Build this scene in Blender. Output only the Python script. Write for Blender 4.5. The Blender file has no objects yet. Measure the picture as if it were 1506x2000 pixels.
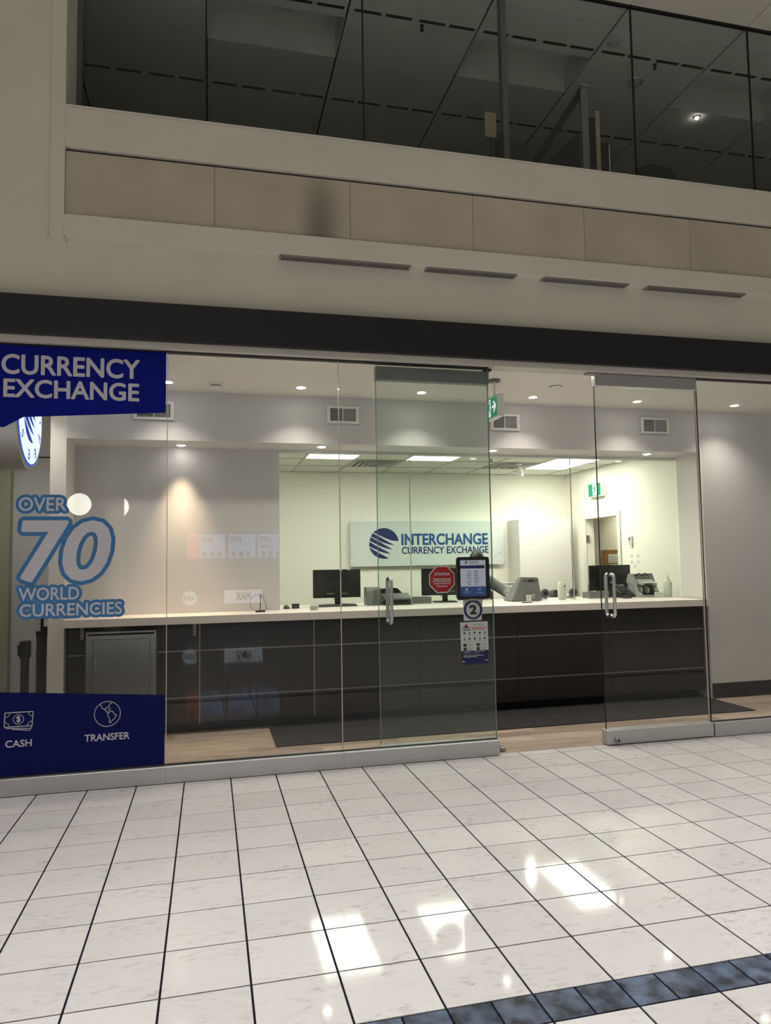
import bpy, bmesh, math, random
from mathutils import Matrix, Vector
random.seed(7)
scene = bpy.context.scene
COL = scene.collection
PI = math.pi

# ---------------------------------------------------------------- camera
cam_d = bpy.data.cameras.new('camera')
cam = bpy.data.objects.new('camera', cam_d)
COL.objects.link(cam)
cam_d.sensor_fit = 'HORIZONTAL'
cam_d.sensor_width = 36.0
cam_d.lens = 36.0 * 1408.24 / 1506.0
cam_d.clip_start = 0.05
YAW, PITCH, ROLL = 0.240054816, 0.0687259315, -0.0164122488
fw = Vector((math.sin(YAW) * math.cos(PITCH), math.cos(YAW) * math.cos(PITCH), math.sin(PITCH)))
rt = Vector((math.cos(YAW), -math.sin(YAW), 0))
up = rt.cross(fw)
r2 = rt * math.cos(ROLL) + up * math.sin(ROLL)
u2 = -rt * math.sin(ROLL) + up * math.cos(ROLL)
m = Matrix(((r2.x, u2.x, -fw.x, 1.096), (r2.y, u2.y, -fw.y, -5.175), (r2.z, u2.z, -fw.z, 1.482), (0, 0, 0, 1)))
cam.matrix_world = m
scene.camera = cam

# ---------------------------------------------------------------- world, large lights, exposure
world = bpy.data.worlds.new('world')
scene.world = world
world.use_nodes = True
world.node_tree.nodes['Background'].inputs[0].default_value = (0.9, 0.95, 1.0, 1)
world.node_tree.nodes['Background'].inputs[1].default_value = 0.05
scene.view_settings.view_transform = 'Standard'
scene.view_settings.look = 'None'
scene.view_settings.gamma = 1.0
scene.view_settings.use_curve_mapping = False
scene.view_settings.exposure = 0.0
scene.cycles.transparent_max_bounces = 40
scene.cycles.max_bounces = 10
scene.cycles.use_denoising = True


def area(name, loc, sx, sy, power, color, rot=(0, 0, 0)):
    d = bpy.data.lights.new(name, 'AREA')
    d.shape = 'RECTANGLE'
    d.size, d.size_y, d.energy, d.color = sx, sy, power, color
    o = bpy.data.objects.new(name, d)
    COL.objects.link(o)
    o.location, o.rotation_euler = loc, rot
    return o


MALL = 1.0
for i, x in enumerate((-3.5, 0.5, 4.5, 8.5)):
    for y, pw_, sp_ in ((-2.5, 42, 75), (-5.0, 32, 90), (-8.8, 60, 110)):
        area('mall_ceiling_lamp', (x, y, 6.35), 2.6, 1.2, pw_ * MALL, (1.0, 0.965, 0.94)).data.spread = math.radians(sp_)


# ---------------------------------------------------------------- materials
def new_mat(name):
    mt = bpy.data.materials.new(name)
    mt.use_nodes = True
    return mt, mt.node_tree.nodes, mt.node_tree.links, mt.node_tree.nodes['Principled BSDF']


def mat(name, col, rough=0.5, metal=0.0, var=0.06, scale=6.0, spec=0.5, bump=0.0, emit=None, es=0.0, stretch=(1, 1, 1), rnd=0.0, detail=4.0, coat=0.0):
    """principled with fine noise variation; rnd adds a per-object tone"""
    mt, N, L, b = new_mat(name)
    b.inputs['Roughness'].default_value = rough
    b.inputs['Metallic'].default_value = metal
    b.inputs['Specular IOR Level'].default_value = spec
    b.inputs['Coat Weight'].default_value = coat
    tc = N.new('ShaderNodeTexCoord')
    mp = N.new('ShaderNodeMapping')
    mp.inputs['Scale'].default_value = stretch
    L.new(tc.outputs['Object'], mp.inputs[0])
    oi = N.new('ShaderNodeObjectInfo')
    add = N.new('ShaderNodeVectorMath'); add.operation = 'MULTIPLY_ADD'
    L.new(oi.outputs['Random'], add.inputs[0])
    add.inputs[1].default_value = (37, 17, 11)
    L.new(mp.outputs[0], add.inputs[2])
    nz = N.new('ShaderNodeTexNoise')
    nz.inputs['Scale'].default_value = scale
    nz.inputs['Detail'].default_value = detail
    L.new(add.outputs[0], nz.inputs['Vector'])
    mr = N.new('ShaderNodeMapRange')
    mr.inputs[1].default_value, mr.inputs[2].default_value = 0.3, 0.7
    mr.inputs[3].default_value, mr.inputs[4].default_value = 1 - var, 1 + var
    L.new(nz.outputs['Fac'], mr.inputs[0])
    mr2 = N.new('ShaderNodeMapRange')
    mr2.inputs[3].default_value, mr2.inputs[4].default_value = 1 - rnd, 1 + rnd
    L.new(oi.outputs['Random'], mr2.inputs[0])
    mu = N.new('ShaderNodeMath'); mu.operation = 'MULTIPLY'
    L.new(mr.outputs[0], mu.inputs[0]); L.new(mr2.outputs[0], mu.inputs[1])
    vm = N.new('ShaderNodeVectorMath'); vm.operation = 'SCALE'
    vm.inputs[0].default_value = col[:3]
    L.new(mu.outputs[0], vm.inputs['Scale'])
    L.new(vm.outputs[0], b.inputs['Base Color'])
    if bump:
        bp = N.new('ShaderNodeBump')
        bp.inputs['Strength'].default_value = bump
        bp.inputs['Distance'].default_value = 0.002
        L.new(nz.outputs['Fac'], bp.inputs['Height'])
        L.new(bp.outputs[0], b.inputs['Normal'])
    if emit:
        b.inputs['Emission Color'].default_value = (*emit, 1)
        b.inputs['Emission Strength'].default_value = es
    return mt


def s2l(r, g, b):
    f = lambda c: ((c / 255 + 0.055) / 1.055) ** 2.4 if c > 10 else c / 255 / 12.92
    return (f(r), f(g), f(b))


def glass_mat(name, tint, f0=0.04):
    """clear pane: Schlick mirror reflection over tinted transmission"""
    mt = bpy.data.materials.new(name)
    mt.use_nodes = True
    N, L = mt.node_tree.nodes, mt.node_tree.links
    N.clear()
    out = N.new('ShaderNodeOutputMaterial')
    mix = N.new('ShaderNodeMixShader')
    tr = N.new('ShaderNodeBsdfTransparent'); tr.inputs[0].default_value = (*tint, 1)
    gl = N.new('ShaderNodeBsdfGlossy'); gl.inputs['Roughness'].default_value = 0.0
    lw = N.new('ShaderNodeLayerWeight'); lw.inputs[0].default_value = 0.5
    pw = N.new('ShaderNodeMath'); pw.operation = 'POWER'; pw.inputs[1].default_value = 5
    ma = N.new('ShaderNodeMath'); ma.operation = 'MULTIPLY_ADD'
    ma.inputs[1].default_value, ma.inputs[2].default_value = 1 - f0, f0
    L.new(lw.outputs['Facing'], pw.inputs[0]); L.new(pw.outputs[0], ma.inputs[0])
    L.new(ma.outputs[0], mix.inputs[0]); L.new(tr.outputs[0], mix.inputs[1]); L.new(gl.outputs[0], mix.inputs[2])
    L.new(mix.outputs[0], out.inputs[0])
    return mt


def tile_mat(name, col, dirt, rough, big=3.0):
    mt, N, L, b = new_mat(name)
    tc = N.new('ShaderNodeTexCoord'); oi = N.new('ShaderNodeObjectInfo')
    add = N.new('ShaderNodeVectorMath'); add.operation = 'ADD'
    L.new(tc.outputs['Object'], add.inputs[0]); L.new(oi.outputs['Location'], add.inputs[1])
    mp = N.new('ShaderNodeMapping'); mp.inputs['Scale'].default_value = (1.0, 2.2, 1)
    L.new(add.outputs[0], mp.inputs[0])
    n1 = N.new('ShaderNodeTexNoise'); n1.inputs['Scale'].default_value = big; n1.inputs['Detail'].default_value = 6
    n2 = N.new('ShaderNodeTexNoise'); n2.inputs['Scale'].default_value = 16; n2.inputs['Detail'].default_value = 8; n2.inputs['Roughness'].default_value = 0.75
    L.new(mp.outputs[0], n1.inputs[0]); L.new(mp.outputs[0], n2.inputs[0])
    r1 = N.new('ShaderNodeMapRange'); r1.inputs[1].default_value = 0.40; r1.inputs[2].default_value = 0.68; r1.inputs[4].default_value = 0.85
    r2_ = N.new('ShaderNodeMapRange'); r2_.inputs[1].default_value = 0.50; r2_.inputs[2].default_value = 0.68
    L.new(n1.outputs['Fac'], r1.inputs[0]); L.new(n2.outputs['Fac'], r2_.inputs[0])
    mu = N.new('ShaderNodeMath'); mu.operation = 'MULTIPLY'
    L.new(r1.outputs[0], mu.inputs[0]); L.new(r2_.outputs[0], mu.inputs[1])
    mx = N.new('ShaderNodeMix'); mx.data_type = 'RGBA'
    mx.inputs['A'].default_value = (*col, 1); mx.inputs['B'].default_value = (*dirt, 1)
    L.new(mu.outputs[0], mx.inputs['Factor'])
    rr = N.new('ShaderNodeMapRange'); rr.inputs[3].default_value = 0.94; rr.inputs[4].default_value = 1.04
    L.new(oi.outputs['Random'], rr.inputs[0])
    vm = N.new('ShaderNodeVectorMath'); vm.operation = 'SCALE'
    L.new(mx.outputs['Result'], vm.inputs[0]); L.new(rr.outputs[0], vm.inputs['Scale'])
    L.new(vm.outputs[0], b.inputs['Base Color'])
    b.inputs['Roughness'].default_value = rough
    b.inputs['Specular IOR Level'].default_value = 0.15
    return mt


M = {}
M['cream'] = mat('cream_paint', (0.70, 0.675, 0.585), 0.6, var=0.03, scale=1.5)
M['stone'] = mat('beige_stone', (0.53, 0.475, 0.375), 0.55, var=0.09, scale=2.2, rnd=0.05, detail=6)
M['black'] = mat('black_fascia', (0.012, 0.012, 0.014), 0.45, var=0.1)
M['opposite'] = mat('taupe_opposite_wall', (0.20, 0.18, 0.16), 0.6, var=0.05)
M['header'] = mat('header_paint', (0.55, 0.52, 0.47), 0.4, var=0.03)
M['alu'] = mat('brushed_aluminium', (0.56, 0.56, 0.56), 0.38, 0.75, var=0.04, scale=20, stretch=(1, 1, 30))
M['steel'] = mat('stainless_steel', (0.36, 0.36, 0.35), 0.33, 0.9, var=0.08, scale=8, stretch=(12, 1, 1))
M['steelbright'] = mat('satin_steel_pull', (0.62, 0.62, 0.64), 0.36, 0.85, var=0.03)
M['gasket'] = mat('black_gasket', (0.008, 0.008, 0.008), 0.6)
M['joint'] = mat('pale_silicone', (0.55, 0.50, 0.45), 0.4)
M['glass'] = glass_mat('storefront_glass', (0.972, 0.984, 0.974), 0.019)
M['glassleaf'] = glass_mat('door_glass', (0.925, 0.962, 0.942), 0.022)
M['glassup'] = glass_mat('upper_glass', (0.95, 0.97, 0.96), 0.022)
M['glassoffice'] = glass_mat('teller_glass', (0.965, 0.985, 0.955), 0.024)
M['glassedge'] = mat('green_glass_edge', (0.16, 0.25, 0.21), 0.2, var=0.05)
M['grout'] = mat('dark_grout', (0.010, 0.010, 0.015), 0.9, spec=0.05)
M['tile'] = tile_mat('polished_tile', (0.565, 0.548, 0.540), (0.25, 0.225, 0.21), 0.06)
M['tiledark'] = mat('slate_blue_tile', (0.055, 0.075, 0.115), 0.16, var=0.9, scale=13, rnd=0.25, detail=8)
M['plank'] = mat('wood_plank', (0.36, 0.285, 0.225), 0.4, var=0.34, scale=5, stretch=(0.7, 14, 1), rnd=0.24, detail=6)
M['subfloor'] = mat('plank_joint', (0.10, 0.075, 0.055), 0.8)
M['mat'] = mat('dark_entrance_mat', (0.016, 0.015, 0.015), 0.9, var=0.3, scale=60)
M['wallw'] = mat('shop_white_paint', (0.72, 0.705, 0.67), 0.6, var=0.015, scale=1.5)
M['wallgrey'] = mat('shop_grey_paint', (0.61, 0.60, 0.595), 0.55, var=0.015, scale=1.5)
M['office'] = mat('office_cream_paint', (0.88, 0.87, 0.79), 0.6, var=0.012, scale=1.5)
M['olive'] = mat('olive_wall', (0.33, 0.36, 0.26), 0.5, var=0.04)
M['ceil'] = mat('ceiling_paint', (0.80, 0.77, 0.72), 0.7, var=0.01)
M['ceiltile'] = mat('mineral_ceiling_tile', (0.78, 0.78, 0.72), 0.8, var=0.04, scale=40)
M['tbar'] = mat('ceiling_grid_metal', (0.5, 0.5, 0.44), 0.5)
M['upceil'] = mat('grey_ceiling_panel', (0.62, 0.62, 0.57), 0.7, var=0.03)
M['updark'] = mat('dark_void', (0.03, 0.03, 0.03), 0.9)
M['ctop'] = mat('cream_countertop', (0.74, 0.69, 0.64), 0.35, var=0.02)
M['cpanel'] = mat('espresso_laminate', (0.020, 0.016, 0.014), 0.36, var=0.25, scale=7, stretch=(1, 1, 18))
M['strip'] = mat('satin_strip', (0.30, 0.28, 0.26), 0.4, 0.4)
M['film'] = mat('royal_blue_film', (0.002, 0.007, 0.21), 0.45, var=0.08, scale=1.2, spec=0.12)
M['filmlow'] = mat('navy_blue_film', (0.002, 0.006, 0.085), 0.45, var=0.08, scale=1.2, spec=0.12)
M['letter'] = mat('pale_lettering', (0.56, 0.55, 0.60), 0.5, var=0.02)
M['halo'] = mat('sky_blue_vinyl', (0.035, 0.17, 0.40), 0.45, var=0.04)
M['navy'] = mat('navy_print', (0.010, 0.020, 0.13), 0.4)
M['blueprint'] = mat('blue_print', (0.012, 0.085, 0.27), 0.4)
M['white'] = mat('white_plastic', (0.78, 0.77, 0.74), 0.4, var=0.02)
M['paper'] = mat('white_paper', (0.62, 0.62, 0.62), 0.6, var=0.02)
M['ink'] = mat('black_ink', (0.02, 0.02, 0.025), 0.6)
M['greyink'] = mat('grey_ink', (0.22, 0.22, 0.24), 0.6)
M['red'] = mat('red_sign', (0.42, 0.012, 0.014), 0.4, var=0.03)
M['redink'] = mat('red_ink', (0.5, 0.03, 0.03), 0.5)
M['blackp'] = mat('black_plastic', (0.014, 0.014, 0.015), 0.35, var=0.1)
M['blackm'] = mat('black_matte_plastic', (0.010, 0.010, 0.011), 0.6, var=0.1)
M['greyp'] = mat('grey_plastic', (0.12, 0.125, 0.13), 0.45)
M['greyl'] = mat('light_grey_plastic', (0.42, 0.43, 0.42), 0.45)
M['greym'] = mat('mid_grey_plastic', (0.20, 0.205, 0.21), 0.45)
M['chairf'] = mat('grey_upholstery', (0.055, 0.058, 0.065), 0.85, var=0.15, scale=40)
M['green'] = mat('exit_green', (0.0, 0.20, 0.10), 0.4, emit=(0.0, 0.28, 0.14), es=0.35)
M['exitwhite'] = mat('exit_white', (0.8, 0.85, 0.82), 0.4, emit=(0.9, 1, 0.95), es=0.5)
M['cork'] = mat('cork', (0.36, 0.20, 0.085), 0.8, var=0.2, scale=60)
M['bottle'] = mat('clear_gel_bottle', (0.72, 0.76, 0.66), 0.2, var=0.02)
M['tan'] = mat('tan_card', (0.42, 0.35, 0.24), 0.7)
M['skin'] = mat('skin', (0.55, 0.33, 0.25), 0.5, var=0.05)
M['hair'] = mat('dark_hair', (0.022, 0.020, 0.020), 0.5, var=0.4, scale=40, stretch=(1, 1, 8))
M['hoodie'] = mat('grey_marl_jersey', (0.20, 0.20, 0.205), 0.9, var=0.15, scale=60)
M['trouser'] = mat('dark_trousers', (0.02, 0.022, 0.03), 0.85)
M['lightpanel'] = mat('lit_diffuser', (0.9, 0.9, 0.85), 0.5, emit=(1.0, 0.98, 0.88), es=14.0)
M['lens'] = mat('lit_lamp_lens', (0.9, 0.9, 0.9), 0.4, emit=(1.0, 0.93, 0.85), es=45.0)
M['deadlens'] = mat('unlit_lamp_lens', (0.55, 0.5, 0.47), 0.3)
M['globe'] = mat('opal_globe', (0.9, 0.9, 0.85), 0.3, emit=(1.0, 0.98, 0.86), es=24.0)
M['signlit'] = mat('lit_sign_face', (0.7, 0.8, 0.85), 0.4, emit=(0.78, 0.93, 1.0), es=0.95)
M['signrim'] = mat('lit_blue_rim', (0.01, 0.06, 0.5), 0.4, emit=(0.01, 0.07, 0.65), es=0.8)
M['signblue'] = mat('backlit_blue_print', (0.0, 0.02, 0.3), 0.4, emit=(0.0, 0.015, 0.35), es=0.6)
M['screen'] = mat('lit_screen', (0.1, 0.2, 0.4), 0.4, emit=(0.32, 0.55, 1.0), es=4.5)
M['screenred'] = mat('lit_red_poster', (0.4, 0.02, 0.02), 0.4, emit=(0.9, 0.12, 0.06), es=5.0)
M['screenwhite'] = mat('lit_white_board', (0.6, 0.6, 0.6), 0.4, emit=(0.8, 0.9, 1.0), es=5.0)
M['tablet'] = mat('tablet_screen', (0.1, 0.1, 0.12), 0.2, emit=(0.62, 0.64, 0.72), es=0.40)
M['tabletblue'] = mat('tablet_screen_blue', (0.01, 0.03, 0.1), 0.2, emit=(0.05, 0.11, 0.30), es=0.32)
M['tubelit'] = mat('lit_tube', (0.8, 0.8, 0.8), 0.4, emit=(0.9, 0.95, 1.0), es=5.0)


# ---------------------------------------------------------------- object helpers
def link(name, mesh, material, parent=None, smooth=False):
    o = bpy.data.objects.new(name, mesh)
    COL.objects.link(o)
    if material is not None:
        mesh.materials.clear()
        mesh.materials.append(M[material] if isinstance(material, str) else material)
    if parent is not None:
        o.parent = parent
    if smooth:
        for p in mesh.polygons:
            p.use_smooth = True
        try:
            mesh.set_sharp_from_angle(angle=math.radians(40))
        except Exception:
            pass
    return o


def tag(o, label=None, cat=None, group=None, kind=None):
    if label: o['label'] = label
    if cat: o['category'] = cat
    if group: o['group'] = group
    if kind: o['kind'] = kind
    return o


def thing(name, label, cat, loc=(0, 0, 0), rz=0.0, group=None, kind=None):
    o = bpy.data.objects.new(name, None)
    o.empty_display_size = 0.05
    COL.objects.link(o)
    o.location = loc
    o.rotation_euler = (0, 0, rz)
    return tag(o, label, cat, group, kind)


def bm_box(bm, x0, x1, y0, y1, z0, z1, bev=0.0, seg=1):
    mt = Matrix.Translation(((x0 + x1) / 2, (y0 + y1) / 2, (z0 + z1) / 2)) @ Matrix.Diagonal((abs(x1 - x0), abs(y1 - y0), abs(z1 - z0), 1))
    r = bmesh.ops.create_cube(bm, size=1.0, matrix=mt)
    if bev > 0:
        es = list({e for v in r['verts'] for e in v.link_edges})
        bmesh.ops.bevel(bm, geom=es, offset=bev, segments=seg, affect='EDGES', profile=0.5, clamp_overlap=True)


def finish(bm, name, material, parent=None, smooth=False):
    bmesh.ops.recalc_face_normals(bm, faces=bm.faces)
    me = bpy.data.meshes.new(name)
    bm.to_mesh(me)
    bm.free()
    return link(name, me, material, parent, smooth)


def box(name, x0, x1, y0, y1, z0, z1, material, parent=None, bev=0.0, seg=1):
    bm = bmesh.new()
    bm_box(bm, x0, x1, y0, y1, z0, z1, bev, seg)
    return finish(bm, name, material, parent, smooth=bev > 0 and seg > 1)


def boxes(name, lst, material, parent=None, bev=0.0):
    bm = bmesh.new()
    for b in lst:
        bm_box(bm, *b, bev)
    return finish(bm, name, material, parent)


def bm_lathe(bm, prof, c=(0, 0, 0), n=24, axis='Z'):
    rings = []
    for r, h in prof:
        ring = []
        for k in range(n):
            a = 2 * PI * k / n
            p = (r * math.cos(a), r * math.sin(a), h)
            if axis == 'Y': p = (p[0], h, p[1])
            if axis == 'X': p = (h, p[0], p[1])
            ring.append(bm.verts.new((c[0] + p[0], c[1] + p[1], c[2] + p[2])))
        rings.append(ring)
    for a, b in zip(rings, rings[1:]):
        for k in range(n):
            bm.faces.new((a[k], a[(k + 1) % n], b[(k + 1) % n], b[k]))
    if prof[0][0] > 1e-6: bm.faces.new(rings[0][::-1])
    if prof[-1][0] > 1e-6: bm.faces.new(rings[-1])
    bmesh.ops.remove_doubles(bm, verts=bm.verts, dist=1e-7)


def lathe(name, prof, c, material, parent=None, n=24, axis='Z'):
    bm = bmesh.new()
    bm_lathe(bm, prof, c, n, axis)
    return finish(bm, name, material, parent, smooth=True)


def bm_tube(bm, pts, r, n=10, closed=False):
    P = [Vector(p) for p in pts]
    rings = []
    prev = None
    cnt = len(P)
    for i, p in enumerate(P):
        if closed:
            t = (P[(i + 1) % cnt] - P[i - 1]).normalized()
        else:
            t = (P[min(i + 1, cnt - 1)] - P[max(i - 1, 0)]).normalized()
        if prev is None:
            a = Vector((0, 0, 1)) if abs(t.z) < 0.9 else Vector((1, 0, 0))
            nrm = t.cross(a).normalized()
        else:
            nrm = (prev - t * prev.dot(t)).normalized()
        prev = nrm
        bn = t.cross(nrm)
        rr = r[i] if isinstance(r, (list, tuple)) else r
        rings.append([bm.verts.new(p + (nrm * math.cos(2 * PI * k / n) + bn * math.sin(2 * PI * k / n)) * rr) for k in range(n)])
    prs = list(zip(rings, rings[1:]))
    if closed: prs.append((rings[-1], rings[0]))
    for a, b in prs:
        for k in range(n):
            bm.faces.new((a[k], a[(k + 1) % n], b[(k + 1) % n], b[k]))
    if not closed:
        bm.faces.new(rings[0][::-1]); bm.faces.new(rings[-1])


def tube(name, pts, r, material, parent=None, n=10, closed=False):
    bm = bmesh.new()
    bm_tube(bm, pts, r, n, closed)
    return finish(bm, name, material, parent, smooth=True)


def bm_poly(bm, pts, org, u, v, thick):
    """2D polygon (in u, v from org) extruded by thick against u x v"""
    o, u, v = Vector(org), Vector(u), Vector(v)
    n = u.cross(v).normalized()
    A = [bm.verts.new(o + u * a + v * b) for a, b in pts]
    B = [bm.verts.new(o + u * a + v * b - n * thick) for a, b in pts]
    f = bm.faces.new(A)
    g = bm.faces.new(B[::-1])
    f.normal_update(); g.normal_update()
    k = len(pts)
    for i in range(k):
        bm.faces.new((A[i], B[i], B[(i + 1) % k], A[(i + 1) % k]))
    bmesh.ops.triangulate(bm, faces=[f, g])


UX, VZ = (1, 0, 0), (0, 0, 1)


def flat(name, polys, org, material, parent=None, u=UX, v=VZ, thick=0.002):
    bm = bmesh.new()
    for p in polys:
        bm_poly(bm, p, org, u, v, thick)
    return finish(bm, name, material, parent)


def ngon(r, n, a0=0.0, cx=0, cy=0, ry=None):
    return [(cx + r * math.cos(a0 + 2 * PI * k / n), cy + (ry or r) * math.sin(a0 + 2 * PI * k / n)) for k in range(n)]


def rect(x0, x1, y0, y1):
    return [(x0, y0), (x1, y0), (x1, y1), (x0, y1)]


def rrect(x0, x1, y0, y1, r, n=5):
    pts = []
    for cx, cy, a in ((x1 - r, y0 + r, -PI / 2), (x1 - r, y1 - r, 0), (x0 + r, y1 - r, PI / 2), (x0 + r, y0 + r, PI)):
        for k in range(n + 1):
            t = a + PI / 2 * k / n
            pts.append((cx + r * math.cos(t), cy + r * math.sin(t)))
    return pts


def ring_strip(bm, outer, inner, org, u, v, thick):
    """frame between two outlines with the same number of points"""
    o, u, v = Vector(org), Vector(u), Vector(v)
    n = u.cross(v).normalized()
    V = []
    for pts, d in ((outer, 0), (inner, 0), (inner, thick), (outer, thick)):
        V.append([bm.verts.new(o + u * a + v * b - n * d) for a, b in pts])
    k = len(outer)
    for q in range(4):
        a, b = V[q], V[(q + 1) % 4]
        for i in range(k):
            bm.faces.new((a[i], a[(i + 1) % k], b[(i + 1) % k], b[i]))


def frame2d(name, outer, inner, org, material, parent=None, u=UX, v=VZ, thick=0.002):
    bm = bmesh.new()
    ring_strip(bm, outer, inner, org, u, v, thick)
    return finish(bm, name, material, parent)


_tcache = {}


def text_geo(body):
    """triangles of a line of lettering, normalised to its own bounding box"""
    if body in _tcache:
        return _tcache[body]
    cu = bpy.data.curves.new('lettering', 'FONT')
    cu.body = body
    cu.size = 1.0
    cu.resolution_u = 4
    cu.fill_mode = 'FRONT'
    ob = bpy.data.objects.new('lettering', cu)
    COL.objects.link(ob)
    bpy.context.view_layer.update()
    dg = bpy.context.evaluated_depsgraph_get()
    me = ob.evaluated_get(dg).to_mesh()
    vs = [(v.co.x, v.co.y) for v in me.vertices]
    fs = [tuple(p.vertices) for p in me.polygons]
    ob.evaluated_get(dg).to_mesh_clear()
    bpy.data.objects.remove(ob)
    bpy.data.curves.remove(cu)
    x0, x1 = min(v[0] for v in vs), max(v[0] for v in vs)
    y0, y1 = min(v[1] for v in vs), max(v[1] for v in vs)
    vs = [((a - x0) / (x1 - x0), (b - y0) / (y1 - y0)) for a, b in vs]
    _tcache[body] = (vs, fs)
    return vs, fs


def lettering(name, body, x0, x1, z0, z1, y, material, parent=None, bold=0.0, nb=8, shear=0.0, u=UX, v=VZ, org=None, warp=None):
    """flat letters filling the given box; bold > 0 swells every stroke by that much; a thin printed layer"""
    vs, fs = text_geo(body)
    offs = [(0, 0)] if bold <= 0 else [(0, 0)] + [(bold * math.cos(2 * PI * k / nb), bold * math.sin(2 * PI * k / nb)) for k in range(nb)]
    U, V = Vector(u), Vector(v)
    O = Vector(org) if org else Vector((0, y, 0))
    verts, faces = [], []
    NRM = U.cross(V).normalized()
    for li, (dx, dz) in enumerate(offs):
        b = len(verts)
        lay = NRM * (2.5e-5 * li)
        for a, c in vs:
            px, pz = x0 + a * (x1 - x0) + shear * c * (z1 - z0) + dx, z0 + c * (z1 - z0) + dz
            if warp: px, pz = warp(px, pz)
            verts.append(O + U * px + V * pz + lay)
        faces += [tuple(i + b for i in f) for f in fs]
    me = bpy.data.meshes.new(name)
    me.from_pydata([tuple(q) for q in verts], [], faces)
    return link(name, me, material, parent)


LOGO = [
    [(868, 122), (890, 105), (920, 88), (955, 78), (990, 74), (1030, 80), (1070, 97), (1105, 125), (1130, 160), (1143, 192), (1147, 215), (1100, 213), (1060, 205), (1000, 182), (930, 150)],
    [(862, 130), (930, 165), (1000, 205), (1050, 232), (1100, 262), (1040, 250), (960, 224), (845, 165), (850, 148)],
    [(840, 172), (930, 220), (1000, 260), (1040, 282), (1082, 305), (1020, 295), (940, 267), (828, 212), (832, 192)],
    [(826, 222), (900, 265), (980, 308), (1060, 352), (990, 341), (920, 318), (823, 270), (823, 245)],
    [(824, 282), (900, 325), (970, 365), (1040, 402), (985, 405), (930, 395), (880, 367), (845, 328), (830, 300)],
]


def logo_polys(cx, cz, r):
    return [[(cx + (a - 985) / 165 * r, cz - (b - 240) / 165 * r) for a, b in p][::-1] for p in LOGO]


def copy_tree(o, parent=None):
    c = o.copy()
    COL.objects.link(c)
    c.parent = parent
    for ch in list(o.children):
        copy_tree(ch, c)
    return c

# ================================================================ STRUCTURE
def struct(o, label, cat='wall'):
    return tag(o, label, cat, kind='structure')


T = 0.31


def in_view(x0, x1, y0, y1, z=0.0):
    c = Vector((1.096, -5.175, 1.482))
    px, py = [], []
    for x in (x0, x1):
        for y in (y0, y1):
            d = Vector((x, y, z)) - c
            w = d.dot(fw)
            if w < 0.2: continue
            px.append(753 + 1408.24 * d.dot(r2) / w); py.append(1000 - 1408.24 * d.dot(u2) / w)
    if not px: return False
    return max(px) > -5 and min(px) < 1511 and max(py) > 0 and min(py) < 2005


# ---- mall floor: grout bed, single tiles in view, the rest as one field
floor = struct(box('floor', -6, 14, -13.2, 0.13, -0.12, -0.003, 'grout'), 'polished pale square tile floor of the mall with dark grout and one slate band', 'floor')
GX, GY = 0.0040, 0.0036
tm_big = bmesh.new(); bm_box(tm_big, -T / 2 + GX, T / 2 - GX, -T / 2 + GY, T / 2 - GY, -0.01, 0.0, 0.0007)
tme = bpy.data.meshes.new('tile'); tm_big.to_mesh(tme); tm_big.free(); tme.materials.append(M['tile'])
tm_d = bmesh.new(); bm_box(tm_d, -T / 4 + GY, T / 4 - GY, -T / 4 + GY, T / 4 - GY, -0.01, 0.0, 0.0007)
tmd = bpy.data.meshes.new('dark_tile'); tm_d.to_mesh(tmd); tm_d.free(); tmd.materials.append(M['tiledark'])
tm_c = bmesh.new(); bm_box(tm_c, -T / 2 + GX, T / 2 - GX, -0.055 + GY, 0.055 - GY, -0.01, 0.0, 0.0007)
tmc = bpy.data.meshes.new('cut_tile'); tm_c.to_mesh(tmc); tm_c.free(); tmc.materials.append(M['tile'])
field, field_d = bmesh.new(), bmesh.new()


def put_tile(name, me, x, y):
    o = bpy.data.objects.new(name, me)
    COL.objects.link(o)
    o.location = (x, y, 0)
    o.parent = floor


for i in range(-18, 44):
    xc = (i + 0.5) * T
    if in_view(xc - T / 2, xc + T / 2, 0, 0.11): put_tile('tile', tmc, xc, 0.055)
    else: bm_box(field, xc - T / 2 + GX, xc + T / 2 - GX, GY, 0.11 - GY, -0.01, 0)
    for j in range(0, 41):
        if j < 9: yc = -(j + 0.5) * T
        elif j == 9:
            for q in (-0.25, 0.25):
                xd, yd = xc + q * T, -9.25 * T
                if in_view(xd - T / 4, xd + T / 4, yd - T / 4, yd + T / 4): put_tile('dark_tile', tmd, xd, yd)
                else: bm_box(field_d, xd - T / 4 + GY, xd + T / 4 - GY, yd - T / 4 + GY, yd + T / 4 - GY, -0.01, 0)
            continue
        else: yc = -(j + 0.0) * T
        if in_view(xc - T / 2, xc + T / 2, yc - T / 2, yc + T / 2): put_tile('tile', tme, xc, yc)
        else: bm_box(field, xc - T / 2 + GX, xc + T / 2 - GX, yc - T / 2 + GY, yc + T / 2 - GY, -0.01, 0)
tag(finish(field, 'tile_field', 'tile', floor), kind='stuff')
tag(finish(field_d, 'dark_tile_field', 'tiledark', floor), kind='stuff')

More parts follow.
